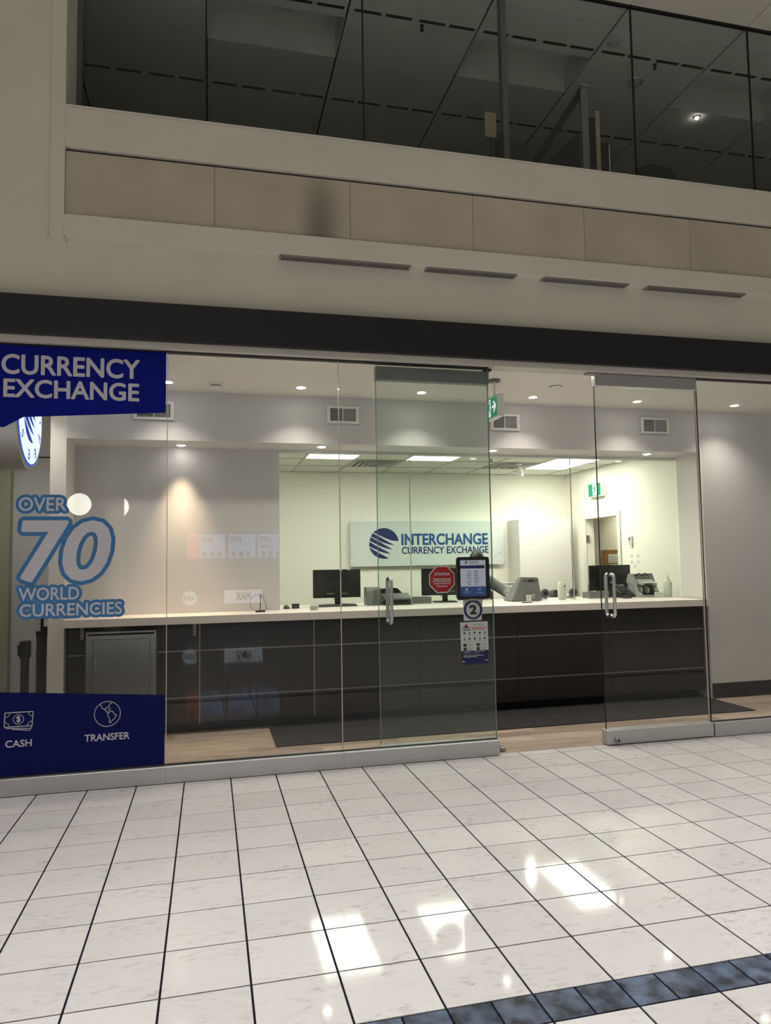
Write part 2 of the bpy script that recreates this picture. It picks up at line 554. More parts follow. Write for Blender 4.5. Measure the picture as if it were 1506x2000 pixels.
# ---- shop floor of planks
sf = struct(box('floor_shop', -1.6, 8, 0.11, 1.95, -0.12, -0.004, 'subfloor'), 'light brown wood plank floor inside the shop', 'floor')
PW, PL = 0.152, 1.22
r = 0
y = 0.11
while y < 1.60:
    off = random.uniform(0, PL)
    x = -1.6 - off
    while x < 8:
        a, b = max(x, -1.6), min(x + PL, 8)
        if b - a > 0.05:
            me_o = box('plank', -(b - a) / 2 + 0.0006, (b - a) / 2 - 0.0006, -PW / 2 + 0.0006, PW / 2 - 0.0006, -0.008, 0, 'plank', sf, 0.0006)
            me_o.location = ((a + b) / 2, y + PW / 2, 0)
        x += PL
    y += PW
struct(box('floor_office', 1.0, 6.6, 1.95, 5.1, -0.12, 0, 'subfloor'), 'dark floor of the back office behind the counter', 'floor')

# ---- facade, lower: black fascia, header, cream wall
fa = struct(box('trim_1', -2.2, 9.5, 0.0, 0.30, 3.05, 3.322, 'black', bev=0.003), 'matte black fascia band over the storefront glass', 'fascia')
for i in range(-1, 5):
    box('seam', 2.0 * i + 0.6, 2.0 * i + 0.602, -0.0005, 0.01, 3.055, 3.318, 'gasket', fa)
hd = struct(thing('trim_2', 'pale metal header rail over the storefront glass', 'header'), 'pale metal header rail over the storefront glass', 'header')
for a, b in ((-2.2, 3.268), (3.270, 9.5)):
    box('header_section', a, b, 0.03, 0.17, 3.002, 3.05, 'header', hd, 0.002)
box('gasket', -2.2, 3.24, 0.075, 0.125, 2.992, 3.004, 'gasket', hd)
box('gasket', 5.13, 9.5, 0.075, 0.125, 2.992, 3.004, 'gasket', hd)
struct(box('wall_front', -2.2, 9.5, 0.09, 0.30, 3.322, 3.80, 'cream'), 'cream painted wall above the black fascia', 'wall')

# ---- facade, middle: band, stone panels, ledge
struct(box('trim_3', 0.125, 9.5, 0.0, 0.35, 3.752, 3.905, 'cream', bev=0.002), 'cream band under the beige stone panels', 'band')
wu = struct(box('wall_upper', 0.125, 9.5, 0.05, 0.40, 3.905, 4.39, 'gasket'), 'wall of wide beige stone panels above the shop', 'wall')
jx = [0.125, 1.131, 2.131, 3.118, 4.09, 5.088, 6.09, 7.09, 8.09, 9.5]
M['stonepatch'] = M['stone'].copy()  # stone with a soft oval that darkens towards its middle
nt = M['stonepatch'].node_tree
N, L = nt.nodes, nt.links
b = N['Principled BSDF']
src = b.inputs['Base Color'].links[0].from_socket
tc = N.new('ShaderNodeTexCoord')
mp = N.new('ShaderNodeMapping'); mp.inputs['Location'].default_value = (-1.90 * 4.2, 0, -4.02 * 1.7); mp.inputs['Scale'].default_value = (4.2, 0, 1.7)
L.new(tc.outputs['Object'], mp.inputs[0])
ln = N.new('ShaderNodeVectorMath'); ln.operation = 'LENGTH'; L.new(mp.outputs[0], ln.inputs[0])
mr = N.new('ShaderNodeMapRange'); mr.interpolation_type = 'SMOOTHSTEP'
mr.inputs[1].default_value, mr.inputs[2].default_value, mr.inputs[3].default_value, mr.inputs[4].default_value = 0.0, 0.95, 0.42, 1.0
L.new(ln.outputs['Value'], mr.inputs[0])
sc_ = N.new('ShaderNodeVectorMath'); sc_.operation = 'SCALE'
L.new(src, sc_.inputs[0]); L.new(mr.outputs[0], sc_.inputs['Scale']); L.new(sc_.outputs[0], b.inputs['Base Color'])
for k, (a, c) in enumerate(zip(jx, jx[1:])):
    pn = box('panel', a + 0.0015, c - 0.0015, 0.02, 0.05, 3.905, 4.364, 'stonepatch' if k in (1, 2) else 'stone', wu, 0.001)
    if k in (1, 2): tag(pn, 'beige stone panel with a soft dark patch')
struct(box('trim_4', 0.125, 9.5, 0.0, 0.42, 4.388, 4.672, 'cream', bev=0.002), 'deep cream ledge under the upper storey glass', 'ledge')
lc = struct(box('trim_5', 0.125, 9.5, -0.004, 0.42, 4.674, 4.688, 'cream', bev=0.001), 'thin cream cap on the ledge under the upper glass', 'ledge')
struct(box('wall_left', -2.2, 0.032, 0.018, 0.60, 3.765, 6.60, 'cream'), 'plain cream wall at the end of the upper glazing', 'wall')
struct(box('trim_6', 0.032, 0.125, 0.0, 0.60, 3.735, 6.60, 'cream', bev=0.002), 'narrow cream pilaster edge beside the upper glazing', 'pilaster')

# ---- linear vents in the soffit under the band
for k, (a, c) in enumerate(((1.60, 2.60), (2.73, 3.48), (3.715, 4.481), (4.66, 5.618))):
    nm = ('first', 'second', 'third', 'fourth')[k]
    t = thing('linear_vent', 'slim slotted air vent under the cream band, %s from the pilaster' % nm, 'vent', group='linear vents under the band')
    bm = bmesh.new()
    bm_box(bm, a, c, 0.012, 0.020, 3.738, 3.752); bm_box(bm, a, c, 0.080, 0.088, 3.738, 3.752)
    bm_box(bm, a, a + 0.012, 0.020, 0.080, 3.738, 3.752); bm_box(bm, c - 0.012, c, 0.020, 0.080, 3.738, 3.752)
    finish(bm, 'frame', 'strip', t)
    for q in range(2):
        box('slat', a + 0.012, c - 0.012, 0.036 + 0.022 * q, 0.042 + 0.022 * q, 3.740, 3.750, 'strip', t)
    box('dark_slot', a + 0.012, c - 0.012, 0.020, 0.080, 3.748, 3.7515, 'gasket', t)

# ---- upper storey: glass, ceiling
BX = [-1.455 + 1.262 * k for k in range(9)]      # -1.455, -0.193, 1.069, 2.331, 3.593, 4.855, 6.117 ...
ZC = 6.545
wg = struct(thing('window_5', 'tall frameless glazing of the dark upper storey', 'window'), 'tall frameless glazing of the dark upper storey', 'window')
for k in range(1, 8):
    a, c = max(BX[k], 0.13), BX[k + 1]
    box('pane', a + 0.003, c - 0.003, 0.394, 0.406, 4.69, ZC - 0.012, 'glassup', wg)
    if k >= 2:
        if abs(BX[k] - 3.593) < 0.01: box('mullion', BX[k] - 0.030, BX[k] + 0.022, 0.385, 0.455, 4.69, ZC, 'greyp', wg)
        else: box('joint', BX[k] - 0.006, BX[k] + 0.006, 0.392, 0.408, 4.69, ZC, 'gasket', wg)
box('mullion', 0.125, 0.165, 0.39, 0.44, 4.69, ZC, 'greyp', wg)
box('head_channel', 0.125, 9.0, 0.385, 0.415, ZC - 0.014, ZC + 0.01, 'gasket', wg)
box('sill_channel', 0.125, 9.0, 0.385, 0.415, 4.686, 4.694, 'gasket', wg)
cu = struct(box('ceiling_upper', -1.5, 9.0, 0.42, 6.0, 6.90, 7.0, 'updark'), 'dark panelled ceiling of the upper storey', 'ceiling')
rows = [(0.42, 0.65), (0.65, 0.985), (0.985, 1.645), (1.645, 2.285), (2.285, 2.94), (2.94, 3.59), (3.59, 4.24), (4.24, 4.9), (4.9, 6.0)]
for k in range(len(BX) - 1):
    for ri, (y0, y1) in enumerate(rows):
        a, c = BX[k] + 0.010, BX[k + 1] - 0.010
        if (ri == 2 or ri == 6) and k % 2 == 0:
            box('panel', a, c, y0 + 0.006, y0 + 0.115, ZC, ZC + 0.02, 'upceil', cu)
            bm = bmesh.new()
            ya, yb = y0 + 0.115, y1 - 0.006
            bm_box(bm, a - 0.006, a, ya, yb, ZC, ZC + 0.30); bm_box(bm, c, c + 0.006, ya, yb, ZC, ZC + 0.30)
            bm_box(bm, a, c, ya - 0.006, ya, ZC + 0.02, ZC + 0.30); bm_box(bm, a, c, yb, yb + 0.006, ZC, ZC + 0.30)
            bm_box(bm, a, c, ya, yb, ZC + 0.30, ZC + 0.31)
            finish(bm, 'coffer', 'upceil', cu)
        else:
            box('panel', a, c, y0 + 0.006, y1 - 0.006, ZC, ZC + 0.02, 'upceil', cu)
for yy in (0.985, 2.285):
    for k in range(1, 8):
        for q in range(4):
            a = BX[k] + 0.06 + q * 0.295 + (0.03 if q > 1 else 0)
            box('slot', a, a + 0.25, yy - 0.016, yy + 0.016, ZC - 0.004, ZC + 0.004, 'gasket', cu)
struct(box('wall_upper_back', -1.5, 9.0, 5.9, 6.0, 4.2, 7.0, 'upceil'), 'grey back wall of the dark upper storey', 'wall')
struct(box('wall_upper_side', -1.55, -1.45, 0.6, 6.0, 4.2, 7.0, 'upceil'), 'grey side wall of the dark upper storey', 'wall')
struct(box('wall_upper_side_far', 9.0, 9.1, 0.3, 6.0, 4.2, 7.0, 'upceil'), 'grey end wall of the dark upper storey', 'wall')
struct(box('floor_upper', -1.5, 9.0, 0.42, 6.0, 4.0, 4.15, 'subfloor'), 'dark floor slab of the upper storey', 'floor')
# soffit of the mall outside the upper glass
so = struct(box('ceiling_mall', -6, 14, -13.2, 0.385, ZC + 0.02, ZC + 0.15, 'gasket'), 'beige panelled soffit of the mall outside the upper glass', 'ceiling')
for k in range(-3, 12):
    x0 = -1.455 + 1.262 * k
    for q in range(6):
        y1 = 0.383 - 2.26 * q
        box('panel', x0 + 0.004, x0 + 1.258, y1 - 2.254, y1, ZC + 0.004, ZC + 0.02, 'cream', so)

# ---- mall shell behind the viewer
struct(box('wall_back', -6, 14, -13.2, -13.1, 0, ZC, 'opposite'), 'beige mall wall opposite the storefront', 'wall')
struct(box('wall_west', -6.1, -6, -13.2, 0.6, 0, ZC + 0.1, 'cream'), 'beige mall wall at the left end of the hall', 'wall')
struct(box('wall_east', 14, 14.1, -13.2, 0.6, 0, ZC + 0.1, 'cream'), 'beige mall wall at the right end of the hall', 'wall')
struct(box('wall_front_west', -6, -2.2, 0.12, 0.3, 0, ZC, 'cream'), 'cream mall wall beside the storefront, past its left end', 'wall')
struct(box('wall_front_east', 9.5, 14, 0.12, 0.3, 0, ZC, 'cream'), 'cream mall wall beside the storefront, past its right end', 'wall')

# ---- storefront glazing
def fixed(name, x0, x1, label, rail0=None, rail1=None):
    w = struct(thing(name, label, 'window'), label, 'window')
    box('pane', x0 + 0.004, x1 - 0.004, 0.094, 0.106, 0.105, 2.998, 'glass', w)
    r0, r1 = rail0 if rail0 is not None else x0, rail1 if rail1 is not None else x1
    br = box('base_rail', r0, r1, 0.048, 0.140, 0.004, 0.115, 'alu', w, 0.002)
    box('gasket', r0, r1, 0.085, 0.115, 0.112, 0.120, 'gasket', br)
    return w


w1 = fixed('window_1', -2.2, 0.806, 'fixed storefront glass carrying the blue vinyl films')
w2 = fixed('window_2', 0.806, 2.038, 'fixed storefront glass between the blue films and the doorway glass')
w3 = fixed('window_3', 2.038, 3.236, 'fixed storefront glass in front of the folded-back door', rail1=3.238)
w4 = fixed('window_4', 5.135, 9.5, 'fixed storefront glass beyond the closed door', rail0=5.133)
box('edge', 3.232, 3.236, 0.0935, 0.1065, 0.12, 2.998, 'glassedge', w3)
box('edge', 5.135, 5.1385, 0.0935, 0.1065, 0.12, 2.998, 'gasket', w4)
for xx, w in ((0.806, w2), (2.038, w3)):
    box('joint', xx - 0.0025, xx + 0.0025, 0.0935, 0.1065, 0.12, 2.998, 'joint', w)


def pull(parent, x, yc, z0, z1, gap=0.062, rad=0.0135):
    """back-to-back D pulls through the glass"""
    for s in (-1, 1):
        ye = yc + s * gap
        pts = [(x, yc + s * 0.006, z0 + 0.02), (x, yc + s * gap * 0.55, z0 + 0.012)]
        for k in range(5):
            a = PI / 2 * k / 4
            pts.append((x, yc + s * (gap - 0.028 + 0.028 * math.sin(a)), z0 + 0.04 - 0.028 * math.cos(a)))
        for k in range(5):
            a = PI / 2 * k / 4
            pts.append((x, yc + s * (gap - 0.028 + 0.028 * math.cos(a)), z1 - 0.04 + 0.028 * math.sin(a)))
        pts += [(x, yc + s * gap * 0.55, z1 - 0.012), (x, yc + s * 0.006, z1 - 0.02)]
        h = tube('handle', pts, rad, 'steelbright', parent, 14)
        for zz in (z0 + 0.016, z1 - 0.016):
            lathe('collar', [(0.017, 0), (0.017, 0.004)], (x, yc + s * 0.006 - (0.004 if s < 0 else 0), zz), 'gasket', h, 16, 'Y')


d1 = struct(thing('door_1', 'glass door leaf folded back behind the fixed glass, carrying notices', 'door'), 'glass door leaf folded back behind the fixed glass, carrying notices', 'door')
box('pane', 2.345, 3.268, 0.179, 0.191, 0.10, 2.90, 'glassleaf', d1)
box('edge', 2.341, 2.345, 0.1785, 0.1915, 0.11, 2.89, 'glassedge', d1)
box('edge', 3.268, 3.272, 0.1785, 0.1915, 0.11, 2.89, 'glassedge', d1)
box('top_rail', 2.341, 3.272, 0.155, 0.215, 2.885, 2.990, 'greym', d1, 0.003)
box('bottom_rail', 2.341, 3.272, 0.155, 0.215, 0.012, 0.108, 'alu', d1, 0.003)
box('pivot', 3.285, 3.33, 0.15, 0.19, 0.001, 0.035, 'steel', d1, 0.004)
box('pivot', 3.225, 3.285, 0.12, 0.19, 2.988, 3.000, 'gasket', d1, 0.002)
pull(d1, 2.428, 0.185, 1.005, 1.365)
d2 = struct(thing('door_2', 'closed glass door leaf with a steel pull and lock in its base rail', 'door'), 'closed glass door leaf with a steel pull and lock in its base rail', 'door')
box('pane', 4.170, 5.118, 0.094, 0.106, 0.115, 2.90, 'glass', d2)
box('edge', 4.166, 4.170, 0.0935, 0.1065, 0.12, 2.90, 'gasket', d2)
box('edge', 5.118, 5.122, 0.0935, 0.1065, 0.12, 2.90, 'joint', d2)
box('top_rail', 4.166, 5.122, 0.070, 0.130, 2.893, 2.993, 'alu', d2, 0.003)
br = box('bottom_rail', 4.150, 5.122, 0.050, 0.140, 0.010, 0.120, 'alu', d2, 0.003)
lathe('lock', [(0.0, -0.022), (0.018, -0.022), (0.021, -0.018), (0.024, 0.0)], (4.235, 0.052, 0.040), 'steel', br, 20, 'Y')
lathe('keyway', [(0.0, -0.0245), (0.009, -0.0245), (0.009, -0.02)], (4.235, 0.052, 0.040), 'gasket', br, 12, 'Y')
box('pivot', 4.10, 4.24, 0.07, 0.13, 2.990, 3.001, 'steel', d2, 0.002)
pull(d2, 4.250, 0.100, 1.000, 1.362)

# ---- shop interior shell
ZI = 3.035
struct(box('ceiling', -2.2, 9.5, 0.13, 1.46, ZI, ZI + 0.1, 'ceil'), 'flat off-white ceiling of the shop', 'ceiling')
struct(box('wall_bulkhead', -0.10, 6.20, 1.45, 2.0, 2.59, ZI + 0.1, 'wallgrey'), 'grey bulkhead with air grilles over the counter window', 'wall')
struct(box('wall_right', 6.20, 9.5, 1.45, 1.84, 0, ZI + 0.1, 'wallgrey'), 'blank grey shop wall beside the counter', 'wall')
struct(box('trim_jamb', 6.185, 6.20, 1.448, 1.86, 1.037, 2.59, 'wallw'), 'white jamb at the counter window end', 'jamb')
struct(box('baseboard_right', 6.205, 9.5, 1.438, 1.45, 0, 0.155, 'blackm', bev=0.002), 'black baseboard under the blank grey shop wall', 'baseboard')
struct(box('wall_counter', -0.10, 1.755, 1.85, 2.0, 1.0345, 2.59, 'wallgrey'), 'grey wall between the pilaster and the counter window', 'wall')
struct(box('wall_pilaster', -0.228, -0.10, 1.45, 2.0, 0, ZI + 0.1, 'wallw'), 'white pilaster at the counter end', 'pilaster')
struct(box('wall_niche', -0.62, -0.228, 1.90, 2.0, 0, ZI + 0.1, 'wallgrey'), 'grey recessed wall beside the white pilaster', 'wall')
struct(box('wall_olive', -2.2, -0.62, 1.80, 2.0, 0, ZI + 0.1, 'olive'), 'dull green wall at the edge of the shop', 'wall')
struct(box('trim_groove', -0.45, -0.235, 1.894, 1.899, 2.475, 2.487, 'gasket'), 'black groove across the recessed grey wall', 'groove')
struct(box('wall_shop_west', -2.3, -2.2, 0.1, 2.0, 0, ZI + 0.1, 'wallgrey'), 'grey end wall of the shop past the blue films', 'wall')
struct(box('wall_shop_east', 9.5, 9.6, 0.1, 2.0, 0, ZI + 0.1, 'wallgrey'), 'grey end wall of the shop past the closed door', 'wall')

# ---- back office
struct(box('wall_office_back', 1.0, 6.6, 5.03, 5.13, 0, 2.9, 'office'), 'cream back wall of the office with the company sign', 'wall')
struct(box('wall_office_left', 1.0, 1.1, 2.0, 5.03, 0, 2.9, 'office'), 'cream side wall of the office, hidden end', 'wall')
wo = bmesh.new()
bm_box(wo, 6.5, 6.62, 1.86, 3.60, 0, 2.9); bm_box(wo, 6.5, 6.62, 4.45, 5.03, 0, 2.9); bm_box(wo, 6.5, 6.62, 3.60, 4.45, 2.06, 2.9)
struct(finish(wo, 'wall_office_right', 'office'), 'cream side wall of the office with a doorway', 'wall')
dt = struct(thing('trim_doorway', 'white casing around the office doorway', 'door casing'), 'white casing around the office doorway', 'door casing')
box('casing', 6.478, 6.50, 3.53, 3.605, 0, 2.125, 'wallw', dt, 0.004)
box('casing', 6.478, 6.50, 4.445, 4.52, 0, 2.125, 'wallw', dt, 0.004)
box('casing', 6.477, 6.4995, 3.606, 4.444, 2.055, 2.125, 'wallw', dt, 0.004)
for zz in (1.0, 1.72): box('hinge', 6.486, 6.53, 4.428, 4.444, zz, zz + 0.10, 'steel', dt)
struct(box('wall_corridor', 7.4, 7.5, 2.6, 6.6, 0, 2.9, 'office'), 'cream wall seen through the office doorway', 'wall')
struct(box('wall_corridor_end', 6.62, 7.4, 6.5, 6.6, 0, 2.9, 'office'), 'cream end wall beyond the office doorway', 'wall')
struct(box('wall_corridor_near', 6.62, 7.4, 2.5, 2.6, 0, 2.9, 'office'), 'cream near wall beyond the office doorway', 'wall')
struct(box('ceiling_corridor', 6.62, 7.5, 2.5, 6.6, 2.5, 2.6, 'ceil'), 'plain ceiling beyond the office doorway', 'ceiling')
oc = struct(box('ceiling_office', 1.0, 6.62, 2.0, 5.13, 2.800, 2.9, 'tbar'), 'suspended tile ceiling of the back office', 'ceiling')
GXO = [1.08, 1.59, 2.24, 2.89, 3.54, 4.19, 4.84, 5.49, 6.14, 6.50]
GYO = [2.0, 2.45, 3.10, 3.75, 4.40, 5.03]
PANELS = {(2, 1), (2, 2), (4, 1), (4, 2), (7, 2), (7, 3)}
DIFF = {(3, 3), (6, 3)}
for i in range(9):
    for j in range(5):
        if (i, j) in PANELS: continue
        box('ceiling_tile', GXO[i] + 0.012, GXO[i + 1] - 0.012, GYO[j] + 0.012, GYO[j + 1] - 0.012, 2.784, 2.800, 'ceiltile', oc)
for i in range(10): box('grid_bar', GXO[i] - 0.010, GXO[i] + 0.010, 2.0, 5.03, 2.778, 2.790, 'tbar', oc)
for j in range(6): box('grid_bar', 1.08, 6.5, GYO[j] - 0.010, GYO[j] + 0.010, 2.7785, 2.789, 'tbar', oc)
names = {(2, 1): 'above the first monitor, front half', (2, 2): 'above the first monitor, rear half', (4, 1): 'above the seated person, front half', (4, 2): 'above the seated person, rear half', (7, 2): 'by the side wall, front half', (7, 3): 'by the side wall, rear half'}
for (i, j) in sorted(PANELS):
    t = thing('ceiling_light_panel', 'square lit office ceiling panel %s' % names[(i, j)], 'ceiling light', group='office ceiling light panels')
    x0, x1, y0, y1 = GXO[i] + 0.011, GXO[i + 1] - 0.011, GYO[j] + 0.011, GYO[j + 1] - 0.011
    box('diffuser', x0 + 0.012, x1 - 0.012, y0 + 0.012, y1 - 0.012, 2.786, 2.796, 'lightpanel', t)
    frame2d('frame', rect(x0, x1, y0, y1), rect(x0 + 0.012, x1 - 0.012, y0 + 0.012, y1 - 0.012), (0, 0, 2.784), 'white', t, (1, 0, 0), (0, 1, 0), -0.012)
for (i, j) in sorted(DIFF):
    t = thing('ceiling_diffuser', 'white square louvred ceiling diffuser %s' % ('left of the tracked spot lamp, over the company sign' if i == 3 else 'beside the tracked spot lamp'), 'air diffuser', group='office ceiling diffusers')
    cx, cy = (GXO[i] + GXO[i + 1]) / 2, (GYO[j] + GYO[j + 1]) / 2
    for q in range(4):
        h = 0.30 - 0.065 * q
        frame2d('louvre', rect(cx - h, cx + h, cy - h, cy + h), rect(cx - h + 0.04, cx + h - 0.04, cy - h + 0.04, cy + h - 0.04), (0, 0, 2.776 - 0.007 * q), 'greyl', t, (1, 0, 0), (0, 1, 0), 0.005)
    box('core', cx - 0.27, cx + 0.27, cy - 0.27, cy + 0.27, 2.7765, 2.7785, 'greyp', t)

# ---- counter window of the teller line
tw = struct(thing('window_6', 'teller glass screen standing on the counter', 'window'), 'teller glass screen standing on the counter', 'window')
WX = [1.757, 3.085, 4.895, 6.185]
for a, c in zip(WX, WX[1:]):
    box('pane', a + 0.003, c - 0.003, 1.895, 1.905, 1.037, 2.588, 'glassoffice', tw)
for xx in WX[1:3]: box('joint', xx - 0.004, xx + 0.004, 1.8945, 1.9055, 1.037, 2.588, 'greyl', tw)
box('head', 1.757, 6.185, 1.86, 1.94, 2.565, 2.59, 'wallgrey', tw)
holes = [(2.36, 1.56), (2.44, 1.56), (2.36, 1.42), (2.44, 1.42), (2.48, 1.49),
         (4.06, 1.56), (4.11, 1.53), (4.11, 1.45), (4.06, 1.42), (4.01, 1.53), (4.01, 1.45),
         (5.60, 1.50), (5.68, 1.50), (5.60, 1.43), (5.68, 1.43), (5.64, 1.39)]
for hx, hz in holes:
    frame2d('speech_hole', ngon(0.017, 14), ngon(0.010, 14), (hx, 1.8935, hz), 'white', tw, thick=-0.002)

# ================================================================ COUNTER
ct = thing('service_counter', 'long dark-panelled service counter with metal strips under a cream worktop', 'counter')
box('body', -0.08, 6.18, 1.53, 1.80, 0.085, 0.968, 'cpanel', ct)
box('plinth', -0.08, 6.18, 1.64, 1.80, 0.0, 0.085, 'blackm', ct)
CX = [-0.08, 1.012, 2.034, 3.042, 4.052, 5.062, 6.18]
CZ = [0.085, 0.315, 0.722, 0.966]
for a, c in zip(CX, CX[1:]):
    for z0, z1 in zip(CZ, CZ[1:]):
        box('panel', a + 0.006, c - 0.006, 1.512, 1.532, z0 + 0.006, z1 - 0.006, 'cpanel', ct, 0.001)
for zz in CZ[1:3]: box('metal_strip', -0.08, 6.18, 1.516, 1.530, zz - 0.006, zz + 0.006, 'strip', ct)
for k, xx in enumerate(CX[1:6]):
    box('metal_strip', xx - 0.006, xx + 0.006, 1.516, 1.530, 0.085, 0.966, 'strip' if k < 2 else 'cpanel', ct)
for xx in (0.03, 0.955):
    bk = box('bracket', xx, xx + 0.028, 1.455, 1.512, 0.86, 0.967, 'strip', ct)
    for q in range(3):
        lathe('screw_hole', [(0.0, -0.002), (0.005, -0.002), (0.005, 0.001)], (xx + 0.014, 1.4545, 0.88 + 0.03 * q), 'gasket', bk, 8, 'Y')
tag(flat('countertop', [[(-0.095, 1.385), (6.182, 1.385), (6.182, 2.56), (1.757, 2.56), (1.757, 1.849), (-0.095, 1.849)]], (0, 0, 1.034), 'ctop', None, (1, 0, 0), (0, 1, 0), 0.066), 'long cream worktop running the whole length of the counter', 'worktop')
tag(box('entrance_mat', 1.62, 6.18, 0.81, 1.635, 0.0005, 0.009, 'mat', bev=0.002), 'long black mat on the plank floor before the counter', 'mat')

sc_b = thing('steel_cabinet', 'brushed steel cabinet set under the left end of the worktop', 'cabinet')
box('body', 0.085, 0.650, 1.40, 1.512, 0.08, 0.925, 'steel', sc_b, 0.003)
frame2d('frame', rect(0.085, 0.65, 0.08, 0.925), rect(0.135, 0.605, 0.12, 0.865), (0, 1.398, 0), 'steel', sc_b, thick=-0.014)
dr = box('door', 0.140, 0.600, 1.388, 1.398, 0.125, 0.860, 'steel', sc_b, 0.002)
box('handle', 0.160, 0.166, 1.378, 1.388, 0.62, 0.70, 'alu', dr, 0.002)
box('top_lip', 0.100, 0.635, 1.384, 1.400, 0.895, 0.912, 'alu', sc_b)

# black upright things leaning in the niche
rb = thing('belt_post', 'short black belt barrier post in the niche by the pilaster', 'barrier post')
lathe('base', [(0.0, 0), (0.085, 0), (0.085, 0.012), (0.05, 0.03), (0.035, 0.04)], (-0.423, 1.56, 0), 'blackm', rb, 24)
lathe('pole', [(0.034, 0.03), (0.034, 0.80)], (-0.423, 1.56, 0), 'blackm', rb, 18)
hdp = lathe('head', [(0.044, 0.72), (0.046, 0.725), (0.046, 0.855), (0.04, 0.86), (0.0, 0.862)], (-0.423, 1.56, 0), 'blackp', rb, 20)
box('belt_clip', -0.478, -0.462, 1.53, 1.59, 0.74, 0.83, 'blackp', hdp, 0.003)
rb2 = thing('belt_post', 'tall black round post standing against the white pilaster', 'barrier post')
lathe('pole', [(0.0, 0), (0.040, 0), (0.040, 0.88), (0.046, 0.885), (0.046, 0.925), (0.0, 0.93)], (-0.325, 1.70, 0), 'blackm', rb2, 20)
lathe('sleeve', [(0.043, 0.70), (0.043, 0.76)], (-0.325, 1.70, 0), 'blackp', rb2, 20)
hb = thing('wall_switch_box', 'black upright box with a white tag above the round post', 'switch box')
box('case', -0.365, -0.275, 1.84, 1.899, 0.86, 1.12, 'blackm', hb, 0.004)
box('tag', -0.335, -0.300, 1.826, 1.84, 0.955, 1.10, 'white', hb, 0.002)

# ================================================================ WINDOW FILMS AND LETTERING (outer face of the glass)
YF = 0.0932
f1 = tag(flat('window_film', [[(-2.2, 2.998), (-2.2, 2.44), (-0.52, 2.475), (-0.252, 2.425), (-0.129, 2.499), (0.795, 2.560), (0.797, 2.996)]], (0, YF, 0), 'film', thick=-0.0006),
         'royal blue film reading CURRENCY EXCHANGE at the top of the glass', 'window film')
lettering('lettering', 'CURRENCY', -0.267, 0.615, 2.795, 2.927, YF - 0.0012, 'letter', f1, bold=0.0042)
lettering('lettering', 'EXCHANGE', -0.252, 0.612, 2.636, 2.757, YF - 0.0012, 'letter', f1, bold=0.0042)
f2 = tag(flat('window_film', [[(-2.2, 0.122), (0.797, 0.122), (0.797, 0.590), (-0.241, 0.668), (-2.2, 0.80)]], (0, YF, 0), 'filmlow', thick=-0.0006),
         'navy blue film with cash and transfer icons at the foot of the glass', 'window film')
lettering('lettering', 'CASH', -0.200, -0.043, 0.308, 0.352, YF - 0.0012, 'letter', f2, bold=0.0012)
lettering('lettering', 'TRANSFER', 0.284, 0.568, 0.311, 0.356, YF - 0.0012, 'letter', f2, bold=0.0012)
# banknote icon
yi = YF - 0.0012
def line2d(bm, pts, w, closed=False):
    n = len(pts)
    for k in range(n if closed else n - 1):
        (a, b), (c, d) = pts[k], pts[(k + 1) % n]
        L_ = math.hypot(c - a, d - b)
        ux, uz = (c - a) / L_, (d - b) / L_
        e = w * 0.45
        bm_poly(bm, [(a - ux * e - uz * w / 2, b - uz * e + ux * w / 2), (a - ux * e + uz * w / 2, b - uz * e - ux * w / 2), (c + ux * e + uz * w / 2, d + uz * e - ux * w / 2), (c + ux * e - uz * w / 2, d + uz * e + ux * w / 2)], (0, yi, 0), UX, VZ, -0.0005)
bm = bmesh.new()
line2d(bm, [(-0.210, 0.440), (-0.042, 0.440), (-0.036, 0.532), (-0.207, 0.532)], 0.0055, True)
line2d(bm, ngon(0.031, 20, 0, -0.125, 0.486), 0.0055, True)
for cx_, cz_, a0 in ((-0.207, 0.532, -PI / 2), (-0.036, 0.532, PI), (-0.042, 0.440, PI / 2), (-0.210, 0.440, 0)):
    line2d(bm, [(cx_ + 0.03 * math.cos(a0 + PI / 2 * k / 5), cz_ + 0.03 * math.sin(a0 + PI / 2 * k / 5)) for k in range(6)], 0.005)
line2d(bm, [(-0.20, 0.432), (-0.047, 0.423), (-0.045, 0.436)], 0.005)
line2d(bm, [(-0.16, 0.424), (-0.055, 0.410), (-0.052, 0.420)], 0.005)
finish(bm, 'banknote_icon', 'letter', f2)
lettering('dollar_sign', '$', -0.137, -0.113, 0.464, 0.508, yi, 'letter', f2, bold=0.0012)
bm = bmesh.new()
gx, gz, gr = 0.426, 0.486, 0.083
line2d(bm, ngon(gr, 36, 0, gx, gz), 0.0055, True)
line2d(bm, [(gx - 0.045, gz + 0.066), (gx - 0.035, gz + 0.040), (gx - 0.012, gz + 0.026), (gx - 0.004, gz + 0.010), (gx + 0.014, gz + 0.006)], 0.005)
line2d(bm, [(gx - 0.012, gz + 0.026), (gx - 0.010, gz + 0.042), (gx + 0.012, gz + 0.046), (gx + 0.010, gz + 0.060), (gx + 0.030, gz + 0.074)], 0.005)
line2d(bm, [(gx + 0.006, gz + 0.030), (gx + 0.020, gz + 0.034)], 0.005)
line2d(bm, [(gx + 0.004, gz + 0.012), (gx + 0.014, gz + 0.020), (gx + 0.034, gz + 0.014), (gx + 0.044, gz - 0.004), (gx + 0.058, gz - 0.010), (gx + 0.046, gz - 0.034), (gx + 0.030, gz - 0.046), (gx + 0.020, gz - 0.062), (gx + 0.012, gz - 0.058), (gx + 0.014, gz - 0.030), (gx + 0.002, gz - 0.012)], 0.005, True)
finish(bm, 'globe_icon', 'letter', f2)


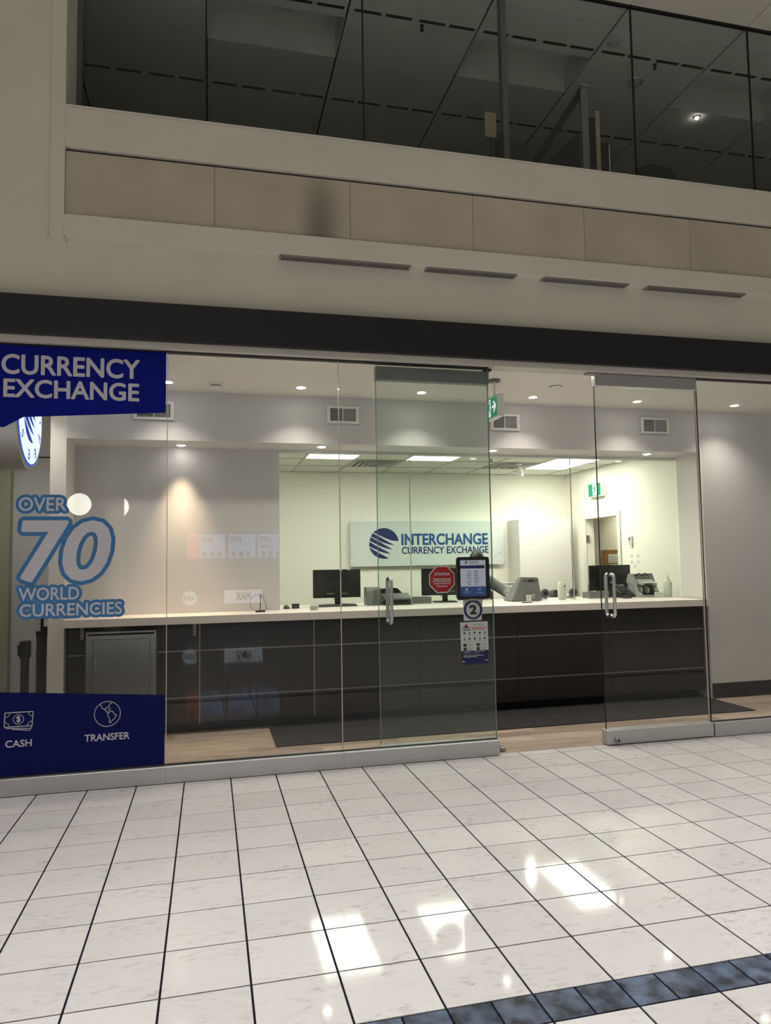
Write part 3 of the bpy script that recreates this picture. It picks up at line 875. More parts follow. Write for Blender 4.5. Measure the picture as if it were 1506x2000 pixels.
def halo_text(body, x0, x1, z0, z1, swell, bold, label, shear=0.0):
    t = thing('vinyl_lettering', label, 'vinyl lettering', group='currencies lettering on the glass')
    lettering('outline', body, x0, x1, z0, z1, YF, 'halo', t, bold=swell, nb=28, shear=shear)
    lettering('face', body, x0, x1, z0, z1, YF - 0.0009, 'letter', t, bold=bold, nb=12, shear=shear)


halo_text('OVER', -0.147, 0.148, 1.862, 1.953, 0.021, 0.0014, 'sky blue outlined word OVER on the glass')
halo_text('WORLD', -0.137, 0.236, 1.262, 1.346, 0.021, 0.0014, 'sky blue outlined word WORLD on the glass')
halo_text('CURRENCIES', -0.130, 0.512, 1.155, 1.237, 0.021, 0.0014, 'sky blue outlined word CURRENCIES on the glass')
# the big slanted number
t = thing('vinyl_lettering', 'large slanted sky blue outlined number 70 on the glass', 'vinyl lettering', group='currencies lettering on the glass')
for ch, x0, x1, sh_ in (('7', -0.146, 0.119, 0.09), ('0', 0.110, 0.385, 0.19)):
    lettering('outline', ch, x0, x1, 1.395, 1.785, YF, 'halo', t, bold=0.040, nb=32, shear=sh_)
    lettering('face', ch, x0, x1, 1.395, 1.785, YF - 0.0012, 'letter', t, bold=0.013, nb=24, shear=sh_)

# ================================================================ NOTICES ON THE FOLDED DOOR
YD = 0.178
o8 = tag(flat('warning_sign', [ngon(0.113, 8, PI / 8)], (2.848, YD, 1.337), 'paper', thick=-0.002), 'red octagonal ATTENTION warning sign on the door glass', 'sign')
flat('red_field', [ngon(0.104, 8, PI / 8)], (2.848, YD - 0.0022, 1.337), 'red', o8, thick=-0.0006)
for s, x0, x1, z0, z1 in (('ATTENTION!', 2.786, 2.908, 1.3685, 1.3885), ('Contents Protected', 2.776, 2.918, 1.334, 1.348), ('by Time Delay Locks.', 2.774, 2.922, 1.314, 1.330), ('Employees do not', 2.782, 2.914, 1.298, 1.312), ('have access.', 2.804, 2.892, 1.281, 1.292)):
    lettering('lettering', s, x0, x1, z0, z1, YD - 0.0036, 'letter', o8, bold=0.0011, nb=6)

tb = thing('wall_tablet', 'black framed tablet showing opening hours on the door glass', 'tablet')
bm = bmesh.new(); bm_poly(bm, rrect(2.958, 3.228, 1.180, 1.508, 0.022), (0, 0.160, 0), UX, VZ, -0.017); finish(bm, 'case', 'blackp', tb)
YT = 0.1428
flat('screen', [rect(2.988, 3.196, 1.278, 1.482)], (0, YT, 0), 'tablet', tb, thick=-0.0005)
flat('screen_footer', [rect(2.988, 3.196, 1.205, 1.278)], (0, YT, 0), 'tabletblue', tb, thick=-0.0005)
flat('screen_banner', [rect(2.988, 3.188, 1.418, 1.442)], (0, YT - 0.0007, 0), 'navy', tb, thick=-0.0003)
flat('emblem', logo_polys(3.038, 1.463, 0.0125), (0, YT - 0.0007, 0), 'ink', tb, thick=-0.0003)
lettering('lettering', 'INTERCHANGE', 3.060, 3.138, 1.464, 1.473, YT - 0.001, 'greyink', tb, bold=0.0006, nb=4)
lettering('lettering', 'CURRENCY EXCHANGE', 3.060, 3.138, 1.453, 1.460, YT - 0.001, 'greyink', tb, bold=0.0004, nb=4)
bars = []
for k in range(7):
    zz = 1.396 - 0.0168 * k
    w = (0.030, 0.028, 0.038, 0.032, 0.020, 0.034, 0.026)[k]
    bars += [rect(3.074 - w, 3.074, zz - 0.003, zz + 0.003), rect(3.100, 3.100 + (0.036 if k < 6 else 0.022), zz - 0.003, zz + 0.003)]
tag(flat('hours_lines', bars, (0, YT - 0.0007, 0), 'greyink', tb, thick=-0.0003), kind='stuff')
tag(flat('footer_marks', [ngon(0.011, 12, 0, 3.036, 1.256), rect(3.012, 3.062, 1.236, 1.239), rect(3.116, 3.170, 1.228, 1.231), rect(3.016, 3.06, 1.226, 1.228)], (0, YT - 0.0007, 0), 'letter', tb, thick=-0.0003), kind='stuff')
frame2d('footer_ring', ngon(0.012, 16, 0, 3.142, 1.257), ngon(0.008, 16, 0, 3.142, 1.257), (0, YT - 0.0007, 0), 'letter', tb, thick=-0.0003)
flat('status_light', [rect(3.060, 3.126, 1.170, 1.178)], (0, 0.165, 0), 'white', tb, thick=-0.008)

c2 = tag(flat('capacity_card', [[(3.020, 1.012), (3.166, 1.014), (3.180, 1.174), (3.016, 1.174)]], (0, YD, 0), 'paper', thick=-0.001), 'white MAXIMUM CAPACITY 2 card under the tablet', 'notice')
cxc, czc = 3.098, 1.096
frame2d('ring', ngon(0.077, 40, 0, cxc, czc), ngon(0.058, 40, 0, cxc, czc), (0, YD - 0.0012, 0), 'navy', c2, thick=-0.0004)
lettering('numeral', '2', cxc - 0.026, cxc + 0.026, czc - 0.032, czc + 0.032, YD - 0.0018, 'ink', c2, bold=0.005)


def arc_text(body, cx, cz, rad, a_mid, span, h, y, material, parent, bold, flip=False):
    n = len(body)
    objs = bmesh.new()
    for k, chh in enumerate(body):
        if chh == ' ': continue
        a = a_mid + span * (0.5 - (k + 0.5) / n) * (1 if not flip else -1)
        ca, sa = math.cos(a), math.sin(a)
        vs, fs = text_geo(chh)
        w = h * (0.75 if chh not in 'I' else 0.22)
        for dx, dz in [(0, 0)] + [(bold * math.cos(q * PI / 3), bold * math.sin(q * PI / 3)) for q in range(6)]:
            V = []
            for (p, q) in vs:
                tx, tr = (p - 0.5) * w + dx, q * h + dz
                if flip: tx, tr = -tx, h - tr
                rr_ = rad + tr
                V.append(objs.verts.new((cx + rr_ * ca + tx * sa, y, cz + rr_ * sa - tx * ca)))
            for f in fs:
                try: objs.faces.new([V[i] for i in f])
                except ValueError: pass
    me = bpy.data.meshes.new('ring_lettering'); objs.to_mesh(me); objs.free()
    return link('ring_lettering', me, material, parent)


arc_text('MAXIMUM CAPACITY', cxc, czc, 0.0625, PI / 2, 2.5, 0.0105, YD - 0.0022, 'paper', c2, 0.0006)
tag(flat('small_print', [[(cxc + (0.0655 + s * 0.002) * math.cos(a), czc + (0.0655 + s * 0.002) * math.sin(a)) for a, s in ((-2.2, -1), (-1.9, -1), (-1.57, -1), (-1.24, -1), (-0.94, -1), (-0.94, 1), (-1.24, 1), (-1.57, 1), (-1.9, 1), (-2.2, 1))]], (0, YD - 0.0018, 0), 'greyink', c2, thick=-0.0003), kind='stuff')

st = tag(flat('stop_notice', [[(2.992, 0.780), (3.219, 0.782), (3.216, 1.003), (2.988, 1.001)]], (0, YD, 0), 'paper', thick=-0.001), 'white STOP symptoms notice with small black icons on the door', 'notice')
ys = YD - 0.0013
flat('stop_block', [rect(3.008, 3.068, 0.936, 0.962), [(3.018, 0.962), (3.058, 0.962), (3.052, 0.968), (3.024, 0.968)]], (0, ys, 0), 'navy', st, thick=-0.0003)
flat('red_hand', [ngon(0.012, 14, 0, 3.038, 0.974)], (0, ys, 0), 'redink', st, thick=-0.0003)
lettering('lettering', 'STOP', 3.012, 3.064, 0.940, 0.957, ys - 0.0008, 'paper', st, bold=0.0012, nb=6)
flat('red_print', [rect(3.078, 3.200, 0.953, 0.958), rect(3.078, 3.184, 0.941, 0.946)], (0, ys, 0), 'redink', st, thick=-0.0003)
marks, txt = [], []
for r_ in range(2):
    for c_ in range(5):
        x_, z_ = 3.022 + 0.042 * c_, 0.916 - 0.045 * r_
        if (r_ + c_) % 3 == 0: marks.append(ngon(0.009, 10, 0.4, x_, z_))
        elif (r_ + c_) % 3 == 1: marks += [ngon(0.0045, 8, 0, x_, z_ + 0.007), rect(x_ - 0.004, x_ + 0.004, z_ - 0.011, z_ + 0.003)]
        else: marks.append([(x_ - 0.009, z_ + 0.009), (x_ - 0.009, z_ - 0.004), (x_ - 0.002, z_ - 0.010), (x_ + 0.002, z_ - 0.004), (x_ + 0.008, z_ + 0.002), (x_ + 0.006, z_ + 0.010)])
        txt.append(rect(x_ - 0.015, x_ + 0.015, z_ - 0.021, z_ - 0.0185))
for c_ in range(2):
    for r_ in range(2):
        x_, z_ = 3.024 + 0.108 * c_, 0.824 - 0.030 * r_
        marks.append(rect(x_ - 0.014, x_ + 0.014, z_ - 0.012, z_ + 0.012))
        for q in range(3): txt.append(rect(x_ + 0.020, x_ + 0.074 - 0.012 * (q == 2), z_ + 0.007 - 0.007 * q, z_ + 0.0095 - 0.007 * q))
txt += [rect(3.092, 3.176, 0.982, 0.984), rect(3.092, 3.172, 0.976, 0.978), rect(3.092, 3.16, 0.970, 0.972)]
tag(flat('icons', marks, (0, ys, 0), 'ink', st, thick=-0.0003), kind='stuff')
tag(flat('small_print', txt, (0, ys, 0), 'greyink', st, thick=-0.0003), kind='stuff')
bn = tag(flat('navy_notice', [[(3.000, 0.674), (3.214, 0.676), (3.213, 0.792), (2.998, 0.790)]], (0, YD + 0.0008, 0), 'filmlow', thick=-0.0006), 'dark navy notice showing below the white STOP notice', 'notice')
tag(flat('small_print', [rect(3.012, 3.07, 0.770, 0.774), rect(3.09, 3.19, 0.772, 0.775), rect(3.010, 3.150, 0.757, 0.759), rect(3.010, 3.176, 0.741, 0.745), rect(3.010, 3.120, 0.731, 0.735), rect(3.002, 3.02, 0.694, 0.702), rect(3.19, 3.208, 0.700, 0.708)], (0, YD, 0), 'letter', bn, thick=-0.0003), kind='stuff')

# ================================================================ ROUND LIT SIGN behind the blue film
rs = thing('round_sign', 'round lit company sign drum behind the blue film', 'lit sign')
RXC, RYC, RZC, RR = -0.205, 0.62, 2.60, 0.395
lathe('drum', [(RR, -0.30), (RR + 0.004, -0.29), (RR + 0.004, -0.15), (RR - 0.002, -0.148), (RR - 0.002, -0.142), (RR + 0.004, -0.14), (RR + 0.004, -0.004), (RR, 0.0)], (RXC, RYC, RZC), 'alu', rs, 64, 'X')
uu, vv = (0, 1, 0), (0, 0, 1)
flat('blue_rim', [ngon(RR - 0.030, 64)], (RXC + 0.002, RYC, RZC), 'signrim', rs, uu, vv, -0.002)
flat('lit_face', [ngon(RR - 0.045, 64)], (RXC + 0.005, RYC, RZC), 'signlit', rs, uu, vv, -0.001)
flat('emblem', logo_polys(0, 0.02, 0.21), (RXC + 0.007, RYC, RZC), 'signblue', rs, uu, vv, -0.001)
for chh, a in (('F', -0.42), ('E', -1.05), ('E', -1.75), ('S', -2.55)):
    ca, sa = math.cos(a), math.sin(a)
    rad_u = (0, sa, -ca); rad_v = (0, ca, sa)      # reads clockwise, tops outward
    lettering('ring_letter', chh, -0.025, 0.025, 0.255, 0.325, 0, 'signblue', rs, bold=0.002, nb=4, u=rad_u, v=rad_v, org=(RXC + 0.0075, RYC, RZC))
flat('ring_dot', [ngon(0.014, 12, 0, 0.29 * math.cos(0.05), 0.29 * math.sin(0.05))], (RXC + 0.007, RYC, RZC), 'signblue', rs, uu, vv, -0.001)
tube('hanger', [(RXC - 0.10, RYC, RZC + RR - 0.01), (RXC - 0.10, RYC, ZI)], 0.012, 'alu', rs)

# ================================================================ LAMPS IN THE SHOP
def spot(name, loc, power, color, ang, blend, parent):
    d = bpy.data.lights.new(name, 'SPOT')
    d.energy, d.color, d.spot_size, d.spot_blend, d.shadow_soft_size = power, color, math.radians(ang), blend, 0.035
    o = bpy.data.objects.new(name, d)
    COL.objects.link(o)
    o.location = loc
    o.parent = parent
    return o


def downlight(x, y, z, label, group, power, color=(1.0, 0.90, 0.80), ang=112, lens='lens'):
    t = thing('downlight', label, 'ceiling light', (x, y, z), group=group)
    frame2d('trim_ring', ngon(0.056, 28), ngon(0.040, 28), (0, 0, -0.004), 'white', t, (1, 0, 0), (0, -1, 0), 0.004)
    lathe('reflector', [(0.041, -0.003), (0.036, -0.001)], (0, 0, 0), 'alu', t, 24)
    lathe('lens', [(0.0, -0.010), (0.020, -0.0095), (0.036, -0.005), (0.039, -0.001), (0.0, -0.0005)], (0, 0, 0), lens, t, 20)
    if power: spot('downlight_beam', (0, 0, -0.014), power, color, ang, 1.0, t)
    return t


ordn = ('first', 'second', 'third', 'fourth', 'fifth', 'sixth', 'seventh')
DL = 52.0
for k, x in enumerate((-0.35, 0.753, 1.885, 2.999, 4.112, 5.24, 6.373)):
    downlight(x, 1.12, ZI, 'small lit recessed ceiling spot near the bulkhead, %s from the left wall' % ordn[k], 'shop ceiling spots', DL)
for k, x in enumerate((-0.35, 1.865, 4.113, 5.229)):
    downlight(x, 0.225, ZI, 'small lit recessed ceiling spot just behind the glass header, %s along' % ordn[k], 'shop ceiling spots', DL * 0.8)
downlight(7.5, 0.6, ZI, 'small lit recessed ceiling spot over the blank grey wall', 'shop ceiling spots', DL)
for k, x in enumerate((0.84, 2.14, 3.89, 5.66)):
    downlight(x, 1.62 if k else 1.70, 2.59, ('lit recessed spot in the low soffit over the grey wall, making a warm scallop' if k == 0 else 'lit recessed spot in the low soffit over the teller glass, %s from the warm scallop' % ordn[k - 1]), 'soffit spots over the counter', 18 if k else 110, (1.0, 0.74, 0.48) if k == 0 else (1, .88, .76), 95 if k else 62)

# smoke detector, ceiling speaker, grilles, exit signs
sd = thing('smoke_detector', 'round white smoke detector on the shop ceiling', 'smoke detector', (1.150, 1.10, ZI))
lathe('base', [(0.062, 0), (0.062, -0.016), (0.058, -0.020)], (0, 0, 0), 'white', sd, 28)
lathe('grille', [(0.046, -0.020), (0.046, -0.034)], (0, 0, 0), 'greyp', sd, 28)
lathe('cap', [(0.052, -0.030), (0.050, -0.042), (0.034, -0.052), (0.0, -0.054)], (0, 0, 0), 'white', sd, 28)
sp = thing('ceiling_disc', 'flat white disc with a dark rim in the shop ceiling', 'ceiling disc', (4.133, 0.69, ZI))
lathe('disc', [(0.050, 0), (0.050, -0.006), (0.0, -0.008)], (0, 0, 0), 'white', sp, 24)
frame2d('rim', ngon(0.056, 24), ngon(0.050, 24), (0, 0, -0.003), 'gasket', sp, (1, 0, 0), (0, -1, 0), 0.003)


def grille(x0, x1, z0, z1, label):
    t = thing('air_grille', label, 'air grille', group='air grilles in the bulkhead')
    frame2d('frame', rect(x0, x1, z0, z1), rect(x0 + 0.03, x1 - 0.03, z0 + 0.022, z1 - 0.022), (0, 1.440, 0), 'white', t, thick=-0.010)
    xm = (x0 + x1) / 2
    box('divider', xm - 0.005, xm + 0.005, 1.440, 1.449, z0 + 0.022, z1 - 0.022, 'white', t)
    box('duct', x0 + 0.03, x1 - 0.03, 1.4485, 1.4495, z0 + 0.022, z1 - 0.022, 'gasket', t)
    n = 11
    for k in range(n):
        xx = xm + 0.008 + (x1 - 0.03 - xm - 0.008) * (k + 0.5) / n
        box('louvre', xx - 0.003, xx + 0.003, 1.441, 1.4485, z0 + 0.022, z1 - 0.022, 'greyl', t)
        xx = x0 + 0.03 + (xm - 0.008 - x0 - 0.03) * (k + 0.5) / n
        box('louvre', xx - 0.0016, xx + 0.0016, 1.443, 1.4485, z0 + 0.022, z1 - 0.022, 'greyl', t)
    for k in range(5):
        zz = z0 + 0.022 + (z1 - z0 - 0.044) * (k + 0.5) / 5
        box('louvre', x0 + 0.03, xm - 0.005, 1.441, 1.4485, zz - 0.0016, zz + 0.0016, 'greyl', t)
    for xx in (x0 + 0.012, x1 - 0.012):
        lathe('screw', [(0.0, -0.003), (0.005, -0.002), (0.005, 0.0)], (xx, 1.4395, (z0 + z1) / 2), 'greyp', t, 8, 'Y')


grille(0.445, 0.790, 2.770, 2.935, 'white air grille half hidden by the royal blue film')
grille(2.165, 2.470, 2.785, 2.950, 'white air grille at the glass joint before the folded door')
grille(3.800, 4.110, 2.765, 2.930, 'white air grille behind the hanging exit sign')
grille(5.480, 5.815, 2.775, 2.945, 'white air grille seen through the closed door')

PICT = [ngon(0.012, 10, 0, 0.012, 0.055), [(-0.012, 0.038), (0.014, 0.042), (0.026, 0.022), (0.014, 0.018), (0.012, 0.000), (0.030, -0.028), (0.022, -0.060), (0.010, -0.058), (0.014, -0.030), (-0.004, -0.012), (-0.020, -0.040), (-0.040, -0.036), (-0.038, -0.026), (-0.024, -0.028), (-0.008, 0.006), (-0.024, 0.012), (-0.024, 0.026)]]
e1 = thing('exit_sign', 'hanging green exit sign with a white arrow near the ceiling', 'exit sign')
box('case', 3.462, 3.520, 0.44, 0.70, 2.695, 2.888, 'white', e1, 0.003)
eu, ev, eo = (0, -1, 0), (0, 0, 1), (3.4605, 0.57, 2.792)
flat('green_face', [rect(-0.118, 0.118, -0.086, 0.086)], eo, 'green', e1, eu, ev, -0.001)
flat('arrow', [[(0.010, 0.012), (0.060, 0.012), (0.035, 0.048), (0.058, 0.048), (0.102, 0.0), (0.058, -0.048), (0.035, -0.048), (0.060, -0.012), (0.010, -0.012)]], (3.459, 0.57, 2.792), 'exitwhite', e1, eu, ev, -0.001)
flat('doorway_pictogram', [rect(-0.100, -0.020, -0.075, 0.075)], (3.459, 0.57, 2.792), 'exitwhite', e1, eu, ev, -0.0008)
flat('running_figure', [[(a - 0.058, b) for a, b in p] for p in PICT], (3.458, 0.57, 2.792), 'green', e1, eu, ev, -0.0008)
tube('stem', [(3.49, 0.57, 2.886), (3.49, 0.57, ZI - 0.01)], 0.012, 'white', e1)
lathe('canopy', [(0.05, -0.018), (0.055, 0.0)], (3.49, 0.57, ZI), 'greyp', e1, 20)
e2 = thing('exit_sign', 'green running-figure exit sign on the office side wall', 'exit sign')
box('case', 6.440, 6.4995, 3.90, 4.26, 2.355, 2.555, 'white', e2, 0.003)
flat('green_face', [rect(-0.165, 0.165, -0.088, 0.088)], (6.4385, 4.08, 2.455), 'green', e2, eu, ev, -0.001)
flat('doorway_pictogram', [rect(-0.045, 0.075, -0.078, 0.080)], (6.437, 4.08, 2.455), 'exitwhite', e2, eu, ev, -0.0008)
flat('running_figure', [[(a * 1.15 + 0.008, b * 1.1) for a, b in p] for p in PICT], (6.436, 4.08, 2.455), 'green', e2, eu, ev, -0.0008)

# ================================================================ OFFICE WALL THINGS
sgn = thing('company_sign', 'pale glass INTERCHANGE CURRENCY EXCHANGE sign on the office back wall', 'sign')
box('board', 3.05, 5.40, 4.955, 4.985, 1.415, 2.065, mat('sign_glass', (0.66, 0.72, 0.70), 0.25, var=0.01), sgn, 0.003)
for sx in (3.12, 5.33):
    for sz in (1.48, 2.0): lathe('standoff', [(0.012, 0), (0.012, 0.05)], (sx, 4.982, sz), 'alu', sgn, 12, 'Y')
flat('emblem', logo_polys(3.545, 1.745, 0.222), (0, 4.9535, 0), 'navy', sgn, thick=-0.003)
lettering('lettering', 'INTERCHANGE', 3.812, 5.140, 1.720, 1.880, 4.950, 'blueprint', sgn, bold=0.006)
lettering('lettering', 'CURRENCY EXCHANGE', 3.812, 5.148, 1.590, 1.690, 4.950, 'navy', sgn, bold=0.002)

cb = thing('tall_cabinet', 'tall plain white office cabinet in the corner', 'cabinet')
box('body', 5.495, 6.325, 4.62, 5.028, 0.06, 2.070, 'wallw', cb, 0.003)
box('plinth', 5.51, 6.31, 4.66, 5.028, 0.0, 0.06, 'greyl', cb)
for a, c in ((5.497, 6.323),):
    dd = box('door', a, c, 4.602, 4.620, 0.07, 2.066, 'wallw', cb, 0.002)
    hx = c - 0.04 if a < 5.6 else a + 0.04
    tube('handle', [(hx, 4.60, 0.78), (hx, 4.58, 0.785), (hx, 4.58, 0.895), (hx, 4.60, 0.90)], 0.005, 'alu', dd)

cbd = thing('cork_board', 'cork notice board with papers seen through the office doorway', 'notice board')
box('cork', 7.385, 7.399, 4.45, 5.55, 1.15, 1.585, 'cork', cbd)
frame2d('frame', rect(-5.58, -4.42, 1.12, 1.615), rect(-5.55, -4.45, 1.15, 1.585), (7.380, 0, 0), mat('pine_frame', (0.40, 0.25, 0.12), 0.5), cbd, (0, -1, 0), VZ, 0.02)
for (a, c, z0, z1) in ((4.98, 5.35, 1.40, 1.54), (5.02, 5.30, 1.22, 1.38), (4.70, 4.98, 1.25, 1.38), (4.60, 4.85, 1.42, 1.55)):
    pp = box('sheet', 7.380, 7.384, a, c, z0, z1, 'white', cbd)
    for q in range(3): box('printed_line', 7.3785, 7.380, a + 0.03, c - 0.05, z0 + 0.025 + 0.035 * q, z0 + 0.031 + 0.035 * q, 'greyink', pp)
spot('corridor_lamp', (7.0, 4.6, 2.47), 45, (1.0, 0.9, 0.72), 150, 0.5, None)

th = thing('thermostat', 'small white thermostat on the office side wall', 'thermostat')
box('case', 6.475, 6.4995, 3.255, 3.345, 1.655, 1.765, 'white', th, 0.004)
box('display', 6.473, 6.4755, 3.275, 3.325, 1.705, 1.752, 'greym', th)
box('button', 6.471, 6.4755, 3.29, 3.31, 1.675, 1.692, 'greyl', th)
box('sensor', 6.480, 6.4995, 3.262, 3.30, 1.620, 1.654, 'white', th, 0.003)

tl = thing('track_spot', 'white tracked spot lamp under the office ceiling', 'spot lamp')
lathe('mount', [(0.045, 2.776), (0.045, 2.762), (0.012, 2.755), (0.012, 2.70)], (5.167, 3.80, 0), 'white', tl, 18)
lathe('lamp_head', [(0.0, 2.715), (0.030, 2.712), (0.034, 2.68), (0.050, 2.64), (0.050, 2.60), (0.0, 2.598)], (5.167, 3.80, 0), 'white', tl, 20)
spot('track_beam', (5.167, 3.80, 2.590), 60, (1.0, 0.95, 0.82), 165, 0.4, tl)
for x_, y_, lb in ((4.62, 3.45, 'small dark sprinkler head in the office ceiling'),):
    s_ = thing('sprinkler', lb, 'sprinkler')
    lathe('rose', [(0.028, 2.776), (0.028, 2.771), (0.0, 2.769)], (x_, y_, 0), 'greyl', s_, 16)
    lathe('head', [(0.010, 2.770), (0.008, 2.745), (0.022, 2.742), (0.022, 2.738), (0.0, 2.737)], (x_, y_, 0), 'greyp', s_, 14)

# ================================================================ THINGS ON THE WORKTOP
ZT = 1.0345


def monitor(x, y, w, z0, z1, rz, label, tilt=0.0):
    t = thing('monitor', label, 'monitor', (x, y, ZT), rz, 'monitors on the worktop')
    h0, h1 = z0 - ZT, z1 - ZT
    pn = box('display_housing', -w / 2, w / 2, -0.012, 0.014, h0, h1, 'blackp', t, 0.004, 2)
    box('screen', -w / 2 + 0.010, w / 2 - 0.010, 0.0142, 0.0155, h0 + 0.016, h1 - 0.010, 'ink', pn)
    box('rear_cover', -w * 0.30, w * 0.30, -0.030, -0.0121, h0 + 0.02, h0 + (h1 - h0) * 0.62, 'blackm', pn, 0.008, 2)
    box('port_strip', -w * 0.22, w * 0.22, -0.0315, -0.030, h0 + 0.035, h0 + 0.055, 'greyp', pn)
    box('neck', -0.028, 0.028, -0.046, -0.020, 0.010, h0 + 0.09, 'blackm', t, 0.004)
    bm = bmesh.new(); bm_poly(bm, rrect(-0.125, 0.125, -0.10, 0.09, 0.03), (0, -0.01, 0.011), (1, 0, 0), (0, 1, 0), 0.0105); finish(bm, 'foot', 'blackm', t)
    tube('cable', [(-0.05, -0.033, h0 + 0.045), (-0.055, -0.05, h0 + 0.0), (-0.02, -0.06, h0 - 0.03), (0.03, -0.058, h0 - 0.045)], 0.003, 'blackm', t, 6)
    return t


monitor(2.40, 2.36, 0.505, 1.112, 1.408, 0.0, 'black monitor beside the grey loudspeaker')
monitor(3.58, 2.34, 0.50, 1.108, 1.400, -0.12, 'black monitor partly behind the red warning sign')
monitor(5.685, 2.50, 0.535, 1.100, 1.398, 0.0, 'black monitor seen through the closed glass door')

kb = thing('keyboard', 'flat black keyboard lying before the first monitor', 'keyboard', (2.33, 2.16, ZT))
box('tray', -0.235, 0.235, -0.075, 0.075, 0.0005, 0.014, 'blackm', kb, 0.004)
for r_ in range(5):
    box('key_row', -0.225, 0.225, -0.066 + 0.0265 * r_, -0.043 + 0.0265 * r_, 0.0142, 0.020, 'blackp', kb, 0.002)

ms = thing('mouse', 'small black mouse on the worktop by the window edge', 'mouse', (1.835, 2.02, ZT))
bm = bmesh.new(); bmesh.ops.create_uvsphere(bm, u_segments=18, v_segments=10, radius=1, matrix=Matrix.Diagonal((0.033, 0.058, 0.036, 1)))
bmesh.ops.bisect_plane(bm, geom=bm.verts[:] + bm.edges[:] + bm.faces[:], plane_co=(0, 0, 0), plane_no=(0, 0, -1), clear_outer=True)
bmesh.ops.holes_fill(bm, edges=bm.edges)
sh = finish(bm, 'shell', 'blackp', ms, True); sh.location = (0, 0, 0.0005)
box('wheel', -0.004, 0.004, -0.045, -0.028, 0.018, 0.030, 'greyp', ms, 0.002)
pb = thing('card_reader', 'small dark box beside the black mouse', 'card reader', (1.925, 2.03, ZT))
box('case', -0.036, 0.036, -0.03, 0.03, 0.0005, 0.045, 'blackm', pb, 0.006, 2)
box('slot', -0.028, 0.028, -0.0315, -0.030, 0.022, 0.028, 'greyp', pb)

bw = thing('candy_tin', 'small round white printed tin on the worktop', 'tin', (2.065, 1.70, ZT))
lathe('cup', [(0.0, 0.0005), (0.032, 0.0005), (0.038, 0.006), (0.042, 0.046), (0.038, 0.047), (0.036, 0.012), (0.0, 0.010)], (0, 0, 0), 'white', bw, 28)
lathe('printed_band', [(0.0392, 0.012), (0.0425, 0.040)], (0, 0, 0), 'greyl', bw, 28)
lathe('lower_band', [(0.0345, 0.002), (0.0395, 0.012)], (0, 0, 0), 'greyp', bw, 28)


def mic(x, y, label, flip=1):
    t = thing('gooseneck_microphone', label, 'microphone', (x, y, ZT), group='gooseneck microphones')
    box('base', -0.045, 0.045, -0.030, 0.030, 0.0005, 0.014, 'blackm', t, 0.005, 2)
    box('switch', 0.012, 0.030, -0.014, 0.0, 0.014, 0.018, 'greyp', t)
    pts = [(0, 0, 0.012), (0, 0, 0.05), (0.002, 0, 0.09), (0.004, -0.004, 0.125)]
    tube('neck', pts, 0.004, 'blackm', t, 8)
    tube('tip', [(0.004, -0.004, 0.122), (0.003, -0.008, 0.145), (-0.002, -0.016, 0.168)], [0.008, 0.010, 0.007], 'blackp', t, 10)
    tube('cable', [(flip * 0.04, 0.01, 0.006), (flip * 0.06, 0.02, 0.03), (flip * 0.05, 0.01, 0.08), (flip * 0.02, 0.0, 0.155), (-flip * 0.03, 0, 0.165), (-flip * 0.075, 0.0, 0.14), (-flip * 0.095, 0.0, 0.09), (-flip * 0.085, 0.0, 0.045), (-flip * 0.055, 0.0, 0.012)], 0.0018, 'blackm', t, 6)


mic(1.555, 1.66, 'black gooseneck microphone on the worktop before the grey wall')
mic(5.58, 1.985, 'black gooseneck microphone before the monitor by the closed door', -1)

spk = thing('desk_speaker', 'grey upright desk loudspeaker beside the first monitor', 'loudspeaker', (2.745, 2.20, ZT))
bm = bmesh.new()
bm_poly(bm, [(-0.09, 0.0005), (0.07, 0.0005), (0.06, 0.185), (-0.05, 0.185), (-0.075, 0.15)], (-0.075, 0, 0), (0, 1, 0), VZ, -0.15)
finish(bm, 'cabinet', 'greym', spk)
box('grille', 0.0, 0.066, -0.0955, -0.060, 0.09, 0.165, 'greyp', spk, 0.003)
box('lower_grille', -0.010, 0.068, -0.0965, -0.07, 0.01, 0.07, 'greyp', spk, 0.003)

fx = thing('receipt_printer', 'dark grey desk printer with a raised cover behind the door pull', 'printer', (2.99, 2.20, ZT))
bm = bmesh.new(); bm_poly(bm, [(-0.11, 0.0005), (0.12, 0.0005), (0.12, 0.105), (0.02, 0.115), (-0.11, 0.070)], (-0.145, 0, 0), (0, 1, 0), VZ, -0.29); finish(bm, 'body', 'blackp', fx)
bm = bmesh.new(); bm_poly(bm, [(-0.13, 0.07), (0.13, 0.08), (0.12, 0.095), (0.06, 0.16), (0.02, 0.168), (-0.13, 0.16)], (0, 0.10, 0), UX, VZ, 0.10); finish(bm, 'cover', 'blackm', fx)
box('paper_tray', -0.15, 0.148, -0.16, -0.105, 0.055, 0.066, 'greyp', fx, 0.003)
box('cord_block', -0.168, -0.146, -0.03, 0.03, 0.0005, 0.03, 'blackm', fx)

for k, (x_, y_, lb) in enumerate(((3.268, 2.26, 'open grey document tray beside the dark desk printer'), (5.34, 2.24, 'open grey document tray beside the monitor by the closed door'))):
    tr = thing('document_tray', lb, 'document tray', (x_, y_, ZT), group='grey document trays')
    box('floor_plate', -0.115, 0.115, -0.08, 0.08, 0.0005, 0.005, 'greym', tr)
    for (a, b_, c, d) in ((-0.115, 0.115, -0.08, -0.074), (-0.115, 0.115, 0.074, 0.08), (-0.115, -0.109, -0.074, 0.074), (0.109, 0.115, -0.074, 0.074)):
        box('side', a, b_, c, d, 0.005, 0.066, 'greym', tr)

